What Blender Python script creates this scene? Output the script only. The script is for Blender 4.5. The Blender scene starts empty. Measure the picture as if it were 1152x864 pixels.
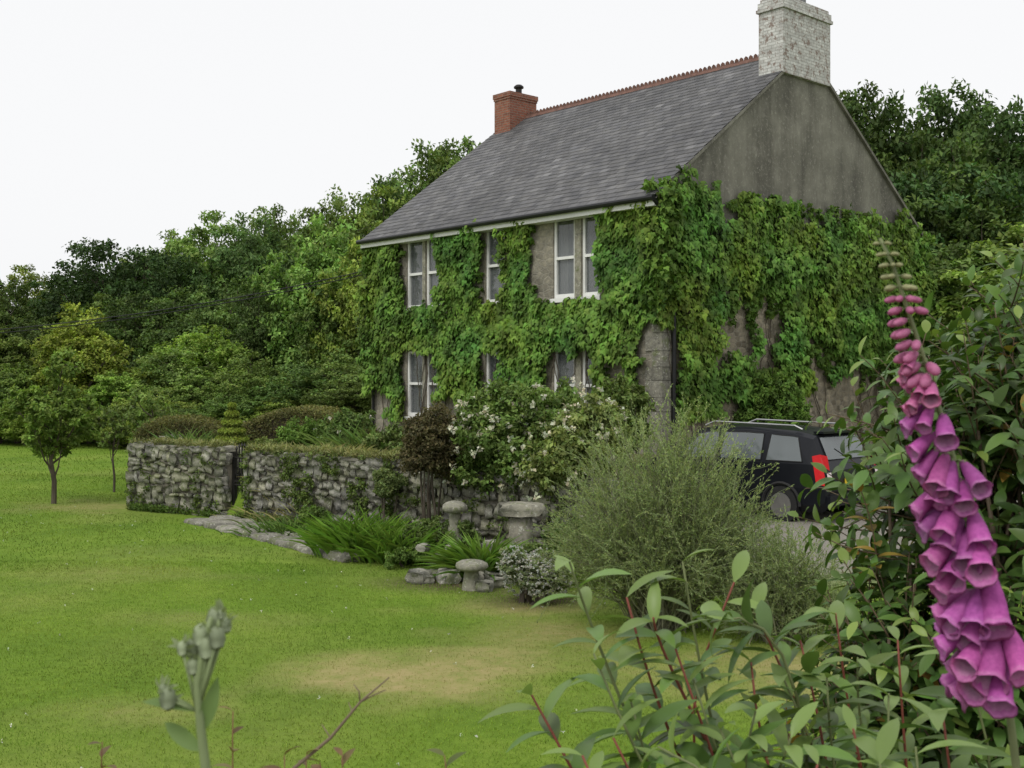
import bpy, math, random
import numpy as np
from mathutils import Vector, Matrix
rng=np.random.default_rng(11); random.seed(5)
F=1259.0; H=2.9
def P(px,py,D): return np.array([(px-576)/F*D, D, H-(py-420)/F*D])
def ss(a,b,x):
    t=np.clip((np.asarray(x,float)-a)/(b-a),0,1); return t*t*(3-2*t)
def vnoise(u,v,sc,seed):
    g=np.random.default_rng(seed);G=g.uniform(-1,1,(64,64));u=np.asarray(u)*sc+100;v=np.asarray(v)*sc+100
    i=np.floor(u).astype(int);j=np.floor(v).astype(int);fu=u-i;fv=v-j;fu=fu*fu*(3-2*fu);fv=fv*fv*(3-2*fv)
    q=lambda a,b:G[a%64,b%64]
    return (q(i,j)*(1-fu)+q(i+1,j)*fu)*(1-fv)+(q(i,j+1)*(1-fu)+q(i+1,j+1)*fu)*fv
# ------------------------------------------------ house frame
C=np.array([3.28,24.5]); A=np.array([-0.668,0.745]); B=np.array([0.744,0.668])
def HW(s,t,z):
    s=np.asarray(s,float);t=np.asarray(t,float);z=np.asarray(z,float)
    s,t,z=np.broadcast_arrays(s,t,z)
    return np.stack([C[0]+A[0]*s+B[0]*t, C[1]+A[1]*s+B[1]*t, z],-1)
A3=np.array([A[0],A[1],0]);B3=np.array([B[0],B[1],0])
# ------------------------------------------------ terrain
TP=np.array([(-7.95,24.2),(-5.3,22.6),(-1.85,19.85),(1.9,17.3),(2.6,20),(3.6,24.6),(11.5,32.2),(10,50),(-4,48),(-8.8,37)])
def sdpoly(x,y):
    x=np.asarray(x,float);y=np.asarray(y,float)
    d=np.full(x.shape,1e9);ins=np.zeros(x.shape,bool);n=len(TP)
    for i in range(n):
        a=TP[i];b=TP[(i+1)%n];e=b-a
        wx=x-a[0];wy=y-a[1];t=np.clip((wx*e[0]+wy*e[1])/(e@e),0,1)
        d=np.minimum(d,np.hypot(wx-e[0]*t,wy-e[1]*t))
        c=((a[1]>y)!=(b[1]>y))
        xi=a[0]+(y-a[1])/(e[1] if e[1]!=0 else 1e-9)*e[0]
        ins^=(c&(x<xi))
    return np.where(ins,-d,d)
def gz(x,y):
    x=np.asarray(x,float);y=np.asarray(y,float)
    z=1.3*(1-ss(2.6,6.5,y+0.0*x))
    z=z+0.06*np.sin(x*.35+1)*np.sin(y*.27)*ss(7,12,y)
    z=z+0.5*ss(2.2,4.5,x)*ss(13,17,y)
    hill=ss(44,100,y)*(5.5+5*ss(-10,25,x))+ss(9,34,x)*ss(28,62,y)*5
    hill=hill+ss(100,260,y)*8*ss(-60,60,x)
    t=1-ss(-0.05,0.25,sdpoly(x,y))
    return z*(1-t)+1.1*t+hill
def gz1(x,y): return float(gz(np.array([x]),np.array([y]))[0])
# ------------------------------------------------ materials
def newmat(name):
    m=bpy.data.materials.new(name);m.use_nodes=True
    nt=m.node_tree;nt.nodes.clear()
    o=nt.nodes.new('ShaderNodeOutputMaterial');b=nt.nodes.new('ShaderNodeBsdfPrincipled')
    nt.links.new(b.outputs[0],o.inputs[0]);return m,nt,b,o
def N(nt,t,**k):
    n=nt.nodes.new(t)
    for a,v in k.items(): setattr(n,a,v)
    return n
def noise(nt,scale,detail=4,rough=.55,coord='Object',stretch=None):
    n=N(nt,'ShaderNodeTexNoise');n.inputs['Scale'].default_value=scale;n.inputs['Detail'].default_value=detail;n.inputs['Roughness'].default_value=rough
    tc=N(nt,'ShaderNodeTexCoord');src=tc.outputs[coord]
    if stretch:
        mp=N(nt,'ShaderNodeMapping');mp.inputs['Scale'].default_value=stretch;nt.links.new(src,mp.inputs[0]);src=mp.outputs[0]
    nt.links.new(src,n.inputs['Vector']);return n
def ramp(nt,fac,stops):
    r=N(nt,'ShaderNodeValToRGB');e=r.color_ramp.elements
    while len(e)<len(stops): e.new(.5)
    for i,(p,c) in enumerate(stops): e[i].position=p;e[i].color=(*c,1)
    nt.links.new(fac,r.inputs[0]);return r
def mix(nt,fac,a,b,mode='MIX'):
    m=N(nt,'ShaderNodeMix',data_type='RGBA',blend_type=mode)
    for i,v in ((0,fac),(6,a),(7,b)):
        if hasattr(v,'links') or hasattr(v,'node'): nt.links.new(v,m.inputs[i])
        else: m.inputs[i].default_value=v if i==0 else (*v,1)
    return m.outputs[2]
def bump(nt,b,h,strength=.4,dist=.02):
    bp=N(nt,'ShaderNodeBump');bp.inputs['Strength'].default_value=strength;bp.inputs['Distance'].default_value=dist
    nt.links.new(h,bp.inputs['Height']);nt.links.new(bp.outputs[0],b.inputs['Normal'])
def col(nt):
    a=N(nt,'ShaderNodeAttribute',attribute_name='Col');return a.outputs['Color']
def simple(name,c1,c2,scale=5,rough=.8,bs=.3,usecol=False,bd=.01,spec=.3,metal=0,stretch=None,spots=None):
    m,nt,b,o=newmat(name)
    n=noise(nt,scale,6,.6,stretch=stretch);r=ramp(nt,n.outputs[0],[(.3,c1),(.7,c2)])
    out=r.outputs[0]
    if usecol: out=mix(nt,1.0,out,col(nt),'MULTIPLY')
    for (sc,lo,c_) in (spots or []):
        n2=noise(nt,sc,6,.7);r2=ramp(nt,n2.outputs[0],[(lo,(0,0,0)),(lo+.07,(.8,.8,.8))]);out=mix(nt,r2.outputs[0],out,c_)
    nt.links.new(out,b.inputs['Base Color']);b.inputs['Roughness'].default_value=rough
    b.inputs['Specular IOR Level'].default_value=spec;b.inputs['Metallic'].default_value=metal
    if bs: bump(nt,b,n.outputs[0],bs,bd)
    return m
def leafmat(name,rough=.55,spec=.25,trans=.28):
    m,nt,b,o=newmat(name)
    oi=N(nt,'ShaderNodeObjectInfo')
    c=mix(nt,1.0,col(nt),oi.outputs['Color'],'MULTIPLY')
    nt.links.new(c,b.inputs['Base Color']);b.inputs['Roughness'].default_value=rough;b.inputs['Specular IOR Level'].default_value=spec
    tr=N(nt,'ShaderNodeBsdfTranslucent');c2=mix(nt,1.0,c,(1.25,1.35,.7),'MULTIPLY');nt.links.new(c2,tr.inputs[0])
    ms=N(nt,'ShaderNodeMixShader');ms.inputs[0].default_value=trans
    nt.links.new(b.outputs[0],ms.inputs[1]);nt.links.new(tr.outputs[0],ms.inputs[2]);nt.links.new(ms.outputs[0],o.inputs[0]);return m
M={}
M['leaf']=leafmat('foliage',.6,.2);M['gloss']=leafmat('glossy_foliage',.4,.34,.24)
def petalmat():
    m,nt,b,o=newmat('petal')
    n=noise(nt,160,4,.6);r=ramp(nt,n.outputs[0],[(.3,(.82,.75,.82)),(.7,(1.12,1.2,1.12))]);c=mix(nt,1.0,col(nt),r.outputs[0],'MULTIPLY')
    nt.links.new(c,b.inputs['Base Color']);b.inputs['Roughness'].default_value=.55;b.inputs['Specular IOR Level'].default_value=.2
    tr=N(nt,'ShaderNodeBsdfTranslucent');nt.links.new(c,tr.inputs[0]);ms=N(nt,'ShaderNodeMixShader');ms.inputs[0].default_value=.4
    nt.links.new(b.outputs[0],ms.inputs[1]);nt.links.new(tr.outputs[0],ms.inputs[2]);nt.links.new(ms.outputs[0],o.inputs[0]);return m
M['petal']=petalmat()
M['bark']=simple('bark',(.05,.04,.03),(.12,.1,.075),8,.9,.6,stretch=(1,1,.3))
M['stem']=simple('stem',(.8,.8,.8),(1,1,1),20,.6,.1,True)
M['stone']=simple('field_stone',(.55,.55,.53),(1.35,1.32,1.22),9,.92,.9,True,.03,spots=[(4.5,.54,(.12,.14,.06)),(20,.57,(.5,.5,.43))])
M['mortar']=simple('mortar',(.08,.07,.055),(.18,.165,.13),6,.95,.5)
M['white']=simple('white_paint',(.72,.72,.70),(.82,.82,.80),3,.45,.05)
M['black']=simple('black_paint',(.012,.012,.013),(.02,.02,.022),4,.35,.05)
M['slate']=simple('slate',(.72,.72,.75),(1.25,1.22,1.15),3,.6,.3,True,.006,.3,spots=[(9,.66,(.17,.17,.15))])
M['terra']=simple('terracotta',(.09,.05,.04),(.2,.105,.08),6,.85,.4)
M['iron']=simple('wrought_iron',(.01,.01,.01),(.025,.022,.02),10,.5,.1)
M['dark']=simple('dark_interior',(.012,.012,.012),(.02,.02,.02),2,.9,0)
M['curtain']=simple('curtain',(.45,.44,.4),(.66,.65,.6),9,.9,.4,stretch=(6,6,.2))
M['rubber']=simple('rubber',(.015,.015,.015),(.025,.025,.025),9,.8,.1)
M['paint']=simple('car_paint',(.006,.007,.01),(.009,.01,.014),2,.3,0,spec=.25)
M['metal']=simple('alloy',(.35,.35,.36),(.5,.5,.5),5,.3,0,metal=.8)
M['red']=simple('red_lens',(.5,.006,.01),(.62,.01,.014),30,.3,.1,spec=.3)
M['lens']=simple('clear_lens',(.6,.5,.5),(.75,.65,.65),30,.2,.1,spec=.6)
M['plate']=simple('plate_yellow',(.7,.5,.03),(.75,.55,.05),5,.4,0)
M['potclay']=simple('chimney_pot_clay',(.1,.1,.105),(.2,.2,.2),6,.8,.2)
def glass(name,tint,gl,sp=.8):
    m,nt,b,o=newmat(name)
    n=noise(nt,1.2,2);r=ramp(nt,n.outputs[0],[(.3,tint),(.8,tuple(min(1,x*1.6) for x in tint))])
    nt.links.new(r.outputs[0],b.inputs['Base Color']);b.inputs['Roughness'].default_value=.06;b.inputs['Specular IOR Level'].default_value=sp
    tp=N(nt,'ShaderNodeBsdfTransparent');ms=N(nt,'ShaderNodeMixShader');ms.inputs[0].default_value=gl
    nt.links.new(tp.outputs[0],ms.inputs[1]);nt.links.new(b.outputs[0],ms.inputs[2]);nt.links.new(ms.outputs[0],o.inputs[0]);return m
M['glass']=glass('window_glass',(.13,.14,.145),.5,1.0);M['carglass']=glass('car_glass',(.10,.115,.12),.85,1.0)
def gablemat():
    m,nt,b,o=newmat('weathered_render')
    n1=noise(nt,.9,7,.65);r1=ramp(nt,n1.outputs[0],[(.3,(.105,.1,.085)),(.5,(.165,.158,.132)),(.7,(.25,.24,.205))])
    n2=noise(nt,1.6,5,.65,stretch=(1,1,.16));r2=ramp(nt,n2.outputs[0],[(.36,(.62,.61,.6)),(.6,(1.12,1.12,1.1))])
    c=mix(nt,1.0,r1.outputs[0],r2.outputs[0],'MULTIPLY')
    n3=noise(nt,13,7,.8);r3=ramp(nt,n3.outputs[0],[(.54,(0,0,0)),(.64,(.7,.7,.7))])
    c=mix(nt,r3.outputs[0],c,(.33,.315,.27))
    nt.links.new(c,b.inputs['Base Color']);b.inputs['Roughness'].default_value=.92
    bump(nt,b,n3.outputs[0],.5,.02);return m
M['render']=gablemat()
def stonemat(name,ca,cb,sc,mort,zs=1.9):
    m,nt,b,o=newmat(name)
    tc=N(nt,'ShaderNodeTexCoord');mp=N(nt,'ShaderNodeMapping');mp.inputs['Scale'].default_value=(sc,sc,sc*zs)
    nt.links.new(tc.outputs['Object'],mp.inputs[0])
    nn=N(nt,'ShaderNodeTexNoise');nn.inputs['Scale'].default_value=2.5;nt.links.new(mp.outputs[0],nn.inputs['Vector'])
    va=N(nt,'ShaderNodeVectorMath',operation='SCALE');va.inputs[3].default_value=.3;nt.links.new(nn.outputs['Color'],va.inputs[0])
    ad=N(nt,'ShaderNodeVectorMath',operation='ADD');nt.links.new(mp.outputs[0],ad.inputs[0]);nt.links.new(va.outputs[0],ad.inputs[1])
    v=N(nt,'ShaderNodeTexVoronoi',feature='DISTANCE_TO_EDGE');v.inputs['Scale'].default_value=1;v.inputs['Randomness'].default_value=.75;nt.links.new(ad.outputs[0],v.inputs['Vector'])
    v2=N(nt,'ShaderNodeTexVoronoi');v2.inputs['Scale'].default_value=1;v2.inputs['Randomness'].default_value=.75;nt.links.new(ad.outputs[0],v2.inputs['Vector'])
    sx=N(nt,'ShaderNodeSeparateColor');nt.links.new(v2.outputs['Color'],sx.inputs[0])
    rc=ramp(nt,sx.outputs[0],[(.0,ca),(1,cb)])
    n3=noise(nt,7,7,.7);r3=ramp(nt,n3.outputs[0],[(.3,(.55,.55,.55)),(.7,(1.35,1.33,1.25))])
    c=mix(nt,1.0,rc.outputs[0],r3.outputs[0],'MULTIPLY')
    e=ramp(nt,v.outputs['Distance'],[(.02,(.35,.35,.35)),(.1,(1,1,1))])
    c=mix(nt,e.outputs[0],mort,c)
    nt.links.new(c,b.inputs['Base Color']);b.inputs['Roughness'].default_value=.92
    bump(nt,b,e.outputs[0],.5,.02);return m
M['hstone']=stonemat('house_stone',(.19,.175,.145),(.3,.275,.225),3.6,(.26,.245,.205))
M['rubble']=stonemat('rubble_stone',(.14,.12,.09),(.36,.315,.245),4.4,(.24,.22,.175))
def brickmat(name,c1,c2,mort,spots=None):
    m,nt,b,o=newmat(name)
    bt=N(nt,'ShaderNodeTexBrick');bt.inputs['Scale'].default_value=1;bt.inputs['Brick Width'].default_value=.23;bt.inputs['Row Height'].default_value=.078;bt.inputs['Mortar Size'].default_value=.009
    bt.inputs['Color1'].default_value=(*c1,1);bt.inputs['Color2'].default_value=(*c2,1);bt.inputs['Mortar'].default_value=(*mort,1)
    uv=N(nt,'ShaderNodeUVMap');nt.links.new(uv.outputs[0],bt.inputs['Vector'])
    n=noise(nt,8,5,.65)
    r=ramp(nt,n.outputs[0],[(.3,(.7,.7,.7)),(.7,(1.2,1.2,1.2))])
    c=mix(nt,1.0,bt.outputs['Color'],r.outputs[0],'MULTIPLY')
    if spots:
        n2=noise(nt,6.5,6,.8);r2=ramp(nt,n2.outputs[0],[(.53,(0,0,0)),(.57,(.9,.9,.9))]);c=mix(nt,r2.outputs[0],c,spots)
    nt.links.new(c,b.inputs['Base Color']);b.inputs['Roughness'].default_value=.9
    bump(nt,b,bt.outputs['Fac'],-.5,.012);return m
M['brickred']=brickmat('red_brick',(.29,.1,.06),(.2,.07,.045),(.22,.17,.13))
M['brickwhite']=brickmat('whitewashed_brick',(.6,.6,.58),(.47,.46,.44),(.36,.35,.33),(.2,.14,.115))
def groundmat():
    m,nt,b,o=newmat('ground_cover')
    sp=N(nt,'ShaderNodeSeparateColor');nt.links.new(col(nt),sp.inputs[0])
    n1=noise(nt,.45,6,.65);n2=noise(nt,7,6,.7);n4=noise(nt,90,3,.7)
    r1=ramp(nt,n1.outputs[0],[(.3,(.125,.215,.028)),(.5,(.165,.265,.034)),(.72,(.225,.31,.052))])
    r2=ramp(nt,n2.outputs[0],[(.25,(.75,.78,.72)),(.75,(1.22,1.18,1.15))])
    c=mix(nt,1.0,r1.outputs[0],r2.outputs[0],'MULTIPLY')
    r4=ramp(nt,n4.outputs[0],[(.25,(.65,.67,.65)),(.75,(1.3,1.3,1.25))]);c=mix(nt,1.0,c,r4.outputs[0],'MULTIPLY')
    nb=noise(nt,3.2,6,.75);rb=ramp(nt,nb.outputs[0],[(.3,(.3,.3,.3)),(.62,(1,1,1))])
    f=mix(nt,1.0,sp.outputs[0],rb.outputs[0],'MULTIPLY')
    c=mix(nt,f,c,(.42,.35,.16))
    gr=ramp(nt,n4.outputs[0],[(.3,(.17,.155,.13)),(.7,(.36,.34,.3))])
    c=mix(nt,sp.outputs[1],c,gr.outputs[0])
    soil=ramp(nt,n2.outputs[0],[(.3,(.06,.045,.03)),(.7,(.16,.125,.08))])
    c=mix(nt,sp.outputs[2],c,soil.outputs[0])
    nt.links.new(c,b.inputs['Base Color']);b.inputs['Roughness'].default_value=.95;b.inputs['Specular IOR Level'].default_value=.1
    bump(nt,b,n4.outputs[0],.7,.03);return m
M['ground']=groundmat()
# ------------------------------------------------ mesh accumulator
class Acc:
    def __init__(s): s.V=[];s.L=[];s.S=[];s.M=[];s.C=[];s.n=0
    def add(s,v,f,mat=0,c=(1,1,1)):
        v=np.asarray(v,float).reshape(-1,3);s.V.append(v)
        c=np.asarray(c,float)
        s.C.append(np.broadcast_to(c,(len(v),3)).copy())
        for q in f: s.L.append(np.asarray(q)+s.n);s.S.append(np.array([len(q)]))
        s.M.append(np.full(len(f),mat));s.n+=len(v)
    def batch(s,v,f,mat,c):
        Nn,k,_=v.shape;s.V.append(v.reshape(-1,3))
        c=np.asarray(c,float)
        if c.ndim==2: c=np.repeat(c[:,None,:],k,1)
        s.C.append(c.reshape(-1,3))
        fl=np.concatenate([np.asarray(q) for q in f]);sz=np.array([len(q) for q in f])
        s.L.append((fl[None]+(np.arange(Nn)*k)[:,None]+s.n).reshape(-1));s.S.append(np.tile(sz,Nn));s.M.append(np.full(Nn*len(f),mat));s.n+=Nn*k
    def mesh(s,name,mats,smooth=False,origin=None):
        V=np.concatenate(s.V);L=np.concatenate(s.L).astype(np.int32);S=np.concatenate(s.S).astype(np.int32);Mi=np.concatenate(s.M).astype(np.int32);Cc=np.concatenate(s.C)
        if origin is None: origin=np.array([(V[:,0].min()+V[:,0].max())/2,(V[:,1].min()+V[:,1].max())/2,V[:,2].min()])
        V=V-origin
        me=bpy.data.meshes.new(name);me.vertices.add(len(V));me.vertices.foreach_set('co',V.astype(np.float32).ravel())
        me.loops.add(len(L));me.loops.foreach_set('vertex_index',L)
        me.polygons.add(len(S));me.polygons.foreach_set('loop_start',np.concatenate([[0],np.cumsum(S)[:-1]]).astype(np.int32))
        try: me.polygons.foreach_set('loop_total',S)
        except Exception: pass
        me.polygons.foreach_set('material_index',Mi)
        me.update(calc_edges=True)
        me.polygons.foreach_set('use_smooth',np.full(len(S),smooth))
        at=me.attributes.new('Col','FLOAT_COLOR','POINT');at.data.foreach_set('color',np.concatenate([Cc,np.ones((len(Cc),1))],1).astype(np.float32).ravel())
        for m in mats: me.materials.append(M[m])
        return me,origin
    def obj(s,name,mats,smooth=False,parent=None,origin=None):
        me,o=s.mesh(name,mats,smooth,origin);ob=bpy.data.objects.new(name,me);ob.location=o
        bpy.context.collection.objects.link(ob)
        if parent: ob.parent=parent;ob.matrix_parent_inverse=Matrix.Translation(-Vector(parent.location))
        return ob
def empty(name,loc):
    e=bpy.data.objects.new(name,None);e.location=loc;e.empty_display_size=.3;bpy.context.collection.objects.link(e);return e
BOXF=[(0,3,2,1),(4,5,6,7),(0,1,5,4),(1,2,6,5),(2,3,7,6),(3,0,4,7)]
def hbox(acc,s0,s1,t0,t1,z0,z1,mat=0,c=(1,1,1)):
    q=np.array([(s0,t0,z0),(s1,t0,z0),(s1,t1,z0),(s0,t1,z0),(s0,t0,z1),(s1,t0,z1),(s1,t1,z1),(s0,t1,z1)])
    acc.add(HW(q[:,0],q[:,1],q[:,2]),BOXF,mat,c)
def tube(acc,pts,rad,sides=6,mat=0,c=(1,1,1),cap=True):
    pts=np.asarray(pts,float);n=len(pts);rad=np.broadcast_to(np.asarray(rad,float),(n,))
    d=np.gradient(pts,axis=0);d/=np.linalg.norm(d,axis=1)[:,None]+1e-9
    ref=np.array([0,0,1.]) if abs(d[0][2])<.9 else np.array([1.,0,0])
    V=[];u=np.cross(d[0],ref);u/=np.linalg.norm(u)
    for i in range(n):
        u=u-d[i]*(u@d[i]);u/=np.linalg.norm(u)+1e-9;w=np.cross(d[i],u)
        a=np.arange(sides)*2*math.pi/sides
        V.append(pts[i]+rad[i]*(np.cos(a)[:,None]*u+np.sin(a)[:,None]*w))
    f=[(i*sides+j,i*sides+(j+1)%sides,(i+1)*sides+(j+1)%sides,(i+1)*sides+j) for i in range(n-1) for j in range(sides)]
    if cap: f+= [tuple(range(sides))[::-1],tuple((n-1)*sides+j for j in range(sides))]
    acc.add(np.concatenate(V),f,mat,c)
def lathe(acc,base,prof,seg=20,mat=0,c=(1,1,1),jit=0):
    V=[]
    for z,r in prof:
        for j in range(seg):
            a=j*2*math.pi/seg;rr=r*(1+jit*(math.sin(3*a+z*3)+math.sin(5*a+1))*.5)
            V.append((base[0]+rr*math.cos(a),base[1]+rr*math.sin(a),base[2]+z))
    n=len(prof)
    f=[(i*seg+j,i*seg+(j+1)%seg,(i+1)*seg+(j+1)%seg,(i+1)*seg+j) for i in range(n-1) for j in range(seg)]
    f+=[tuple(range(seg))[::-1],tuple((n-1)*seg+j for j in range(seg))]
    acc.add(V,f,mat,c)
# ---- leaves
T_D=(np.array([(0,0,0),(-.5,.45,.1),(0,1,-.05),(.5,.45,.1)]),[(0,3,2,1)])
T_O=(np.array([(0,0,0),(-.38,.3,.07),(-.42,.6,.05),(0,1,-.12),(.42,.6,.05),(.38,.3,.07),(0,.3,-.02),(0,.65,-.04)]),
     [(0,6,1),(1,6,7,2),(2,7,3),(0,5,6),(5,4,7,6),(4,3,7)])
T_I=(np.array([(0,.3,.06),(0,-.02,0),(-.34,-.12,-.04),(-.55,.22,-.06),(-.27,.42,0),(0,1,-.12),(.27,.42,0),(.55,.22,-.06),(.34,-.12,-.04)]),
     [(0,i,i+1 if i<8 else 1) for i in range(1,9)])
def longleaf(curv,seg=6,wp=.9):
    v=[];f=[]
    for i in range(seg+1):
        y=i/seg;w=.5*math.sin(math.pi*min(1,y**wp*.98+.01))**.8
        z=-curv*y*y;yy=y*(1-curv*.3*y)
        v+=[(-w,yy,z+.05*w*2),(0,yy,z),(w,yy,z+.05*w*2)]
        if i: a=3*(i-1);f+=[(a,a+1,a+4,a+3),(a+1,a+2,a+5,a+4)]
    return (np.array(v),f)
T_L=longleaf(.3);T_L2=longleaf(.15);T_S=longleaf(.42,5,.6)
def nrm(v): return v/(np.linalg.norm(v,axis=-1,keepdims=True)+1e-9)
def leaves(acc,pos,d,n,L,W,T,mat,cols):
    d=nrm(d);n=nrm(n-d*np.sum(n*d,-1,keepdims=True));sd=np.cross(d,n)
    t=T[0];L=np.broadcast_to(L,(len(pos),));W=np.broadcast_to(W,(len(pos),))
    v=pos[:,None,:]+sd[:,None,:]*(t[None,:,0:1]*W[:,None,None])+d[:,None,:]*(t[None,:,1:2]*L[:,None,None])+n[:,None,:]*(t[None,:,2:3]*L[:,None,None])
    acc.batch(v,T[1],mat,cols)
def rdir(r,n): return nrm(r.normal(size=(n,3)))
def jcol(r,base,n,b,hue=.12):
    c=np.asarray(base)[None]*np.asarray(b).reshape(-1,1)
    c=c*(1+r.uniform(-hue,hue,(n,3))*np.array([1,.5,.7]));return np.clip(c,0,1)
def clumps(acc,cen,rad,nper,ls,base,r,mat=0,T=T_D,up=.5,flat=.75,bv=(.6,1.3),asp=.6,droop=.2,outv=None):
    K=len(cen);n=K*nper;rad=np.broadcast_to(rad,(K,))
    u=rdir(r,n);rr=np.repeat(rad,nper)*r.uniform(.35,1.05,n)
    off=u*rr[:,None];off[:,2]*=flat
    pos=np.repeat(cen,nper,0)+off
    nn=u*.7+r.normal(size=(n,3))*.35;nn[:,2]+=up
    if outv is not None: nn+=np.repeat(outv,nper,0)*.5
    d=rdir(r,n);d[:,2]-=droop
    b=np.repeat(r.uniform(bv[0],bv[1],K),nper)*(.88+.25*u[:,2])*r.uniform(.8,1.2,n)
    L=ls*r.uniform(.7,1.3,n)
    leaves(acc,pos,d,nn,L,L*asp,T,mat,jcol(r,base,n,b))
# ---- tree
def treemesh(name,seed,h,r,ls=.3,nl=13,nc=30,nper=60,base=(.055,.095,.022),low=.25,conic=0,trunk=.024,lrf=(.34,.52)):
    g=np.random.default_rng(seed);acc=Acc()
    hc=h*(1+low)/2;hz=h*(1-low)/2
    tp=[(0,0,-.6)]+[(g.normal()*.02*h*k/5,g.normal()*.02*h*k/5,h*.8*k/5) for k in range(1,6)]
    tube(acc,tp,[trunk*h*(1.25-.2*k) if k<5 else trunk*h*.2 for k in range(6)],8,1)
    tp=np.array(tp)
    i=np.arange(nl)+.5;ph=np.arccos(1-2*i/nl);th=math.pi*(1+5**.5)*i+g.uniform(0,6)
    dr=np.stack([np.cos(th)*np.sin(ph),np.sin(th)*np.sin(ph),np.cos(ph)],1)+g.normal(size=(nl,3))*.22
    sc=g.uniform(.48,.78,nl)
    lc=np.stack([dr[:,0]*r*sc,dr[:,1]*r*sc,hc+dr[:,2]*hz*sc],1)
    if conic: 
        k=1-conic*(lc[:,2]-h*low)/(h*(1-low));lc[:,0]*=k;lc[:,1]*=k
    lr=r*g.uniform(lrf[0],lrf[1],nl)
    if conic: lr=lr*(1.1-.6*conic*(lc[:,2]-h*low)/(h*(1-low)))
    cs=[];rs=[];ov=[]
    for c,R in zip(lc,lr):
        zb=max(.15*h,min(.75*h,c[2]-.25*h));q=np.array([np.interp(zb,tp[:,2],tp[:,k]) for k in range(3)])
        m=(q+c)/2+np.array([0,0,-.05*h])
        tube(acc,[q,m,c],[trunk*h*.5,trunk*h*.33,trunk*h*.12],5,1)
        u=rdir(g,nc);u[:,2]=u[:,2]*.85+.12
        cc=c+u*(R*g.uniform(.6,1.12,nc))[:,None]*np.array([1,1,min(1.1,hz/r)])
        cs.append(cc);rs.append(R*g.uniform(.18,.4,nc));ov.append(u)
        for k in range(3):
            tube(acc,[c*.7+q*.3,(c+cc[k])/2,cc[k]],[trunk*h*.15,trunk*h*.1,.02],4,1)
    cs=np.concatenate(cs);rs=np.concatenate(rs);ov=np.concatenate(ov)
    clumps(acc,cs,rs,nper,ls,base,g,0,up=.8,flat=.7,outv=ov,bv=(.6,1.5))
    return acc
# ---- bush
def bush(name,cen,rad,nl,nc,nper,ls,base,mat='leaf',T=T_D,seed=1,asp=.55,cr=.3,flowers=None,stems=10,up=.4,bv=(.6,1.35),droop=.2):
    g=np.random.default_rng(seed);acc=Acc();cen=np.array(cen,float);rad=np.array(rad,float);base=np.array(base)*1.35
    u=rdir(g,nl);u[:,2]=np.abs(u[:,2])*1.1-.25
    lc=cen+u*rad*g.uniform(.4,.72,(nl,1));R=rad.min()*g.uniform(.3,.52,nl)
    cs=[];rs=[];ov=[]
    for c,r_ in zip(lc,R):
        v=rdir(g,nc);cs.append(c+v*(r_*g.uniform(.5,1.2,nc))[:,None]);rs.append(r_*cr*g.uniform(.6,1.3,nc));ov.append(v)
    cs=np.concatenate(cs);rs=np.concatenate(rs);ov=np.concatenate(ov)
    gzz=gz(cs[:,0],cs[:,1])+.05;cs[:,2]=np.maximum(cs[:,2],gzz)
    clumps(acc,cs,rs,nper,ls,base,g,0,T,up=up,asp=asp,outv=ov,bv=bv,droop=droop)
    b=np.array([cen[0],cen[1],gz1(cen[0],cen[1])-.1])
    for k in range(stems):
        c=lc[k%nl];tube(acc,[b+g.normal(size=3)*[.08,.08,0],(b+c)/2+g.normal(size=3)*.05,c],[.03,.02,.008],5,1)
    if flowers:
        nf,fs,fc=flowers
        uu=rdir(g,nf);k=g.integers(0,nl,nf);pp=lc[k]+uu*(R[k]*1.25)[:,None]
        out=nrm(pp-cen);keep=np.sum(uu*out,1)>.0;pp=pp[keep];out=out[keep]
        clumps(acc,pp,fs*.55*g.uniform(.6,1.3,len(pp)),9,fs,fc,g,2,T_D,up=.3,asp=.8,outv=out,bv=(.85,1.1))
    return acc.obj(name,[mat,'bark','petal'])
# ================================================= GROUND
xs=np.concatenate([-np.geomspace(14,420,34)[::-1],np.arange(-13.75,14.01,.22),np.geomspace(14.5,420,34)])
ys=np.concatenate([-np.geomspace(1,60,10)[::-1],np.arange(-.5,32,.22),np.geomspace(32.5,600,60)])
X,Y=np.meshgrid(xs,ys);Zt=gz(X,Y)
V=np.stack([X,Y,Zt],-1).reshape(-1,3);nx=len(xs);ny=len(ys)
ii,jj=np.meshgrid(np.arange(ny-1),np.arange(nx-1),indexing='ij');a=(ii*nx+jj).ravel()
acc=Acc();acc.V.append(V);acc.n=len(V);acc.L.append(np.stack([a,a+1,a+nx+1,a+nx],1).ravel());acc.S.append(np.full(len(a),4));acc.M.append(np.zeros(len(a),int))
DRY=[(-.95,10.7,1.35,.85,1),(.35,12.4,1.1,.8,.75),(2.9,11,1.8,1.0,.9),(-.2,11.6,1.0,.5,.8),(-3.2,9.6,.9,.4,.4),(-9.3,24.5,1.4,1.2,.6),(-3.6,13.2,1.2,.5,.3),(-5.5,16,1.5,.6,.25),(.3,13.9,1.4,.5,.6)]
def dryf(x,y):
    d=0
    for (cx,cy,rx,ry,k) in DRY: d=np.maximum(d,k*np.clip(1.35-np.sqrt(((x-cx)/rx)**2+((y-cy)/ry)**2)+.4*vnoise(x,y,1.9,90),0,1))
    return np.clip(d+.25*np.clip(vnoise(x,y,.5,91)-.25,0,1),0,1)
x=V[:,0];y=V[:,1]
def blob(cx,cy,rx,ry): return np.clip(1.25-np.sqrt(((x-cx)/rx)**2+((y-cy)/ry)**2),0,1)
dry=dryf(x,y)
grav=ss(2.6,3.6,x)*ss(14,15.5,y)*(1-ss(30,34,y))*(1-ss(13,16,x))
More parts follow.
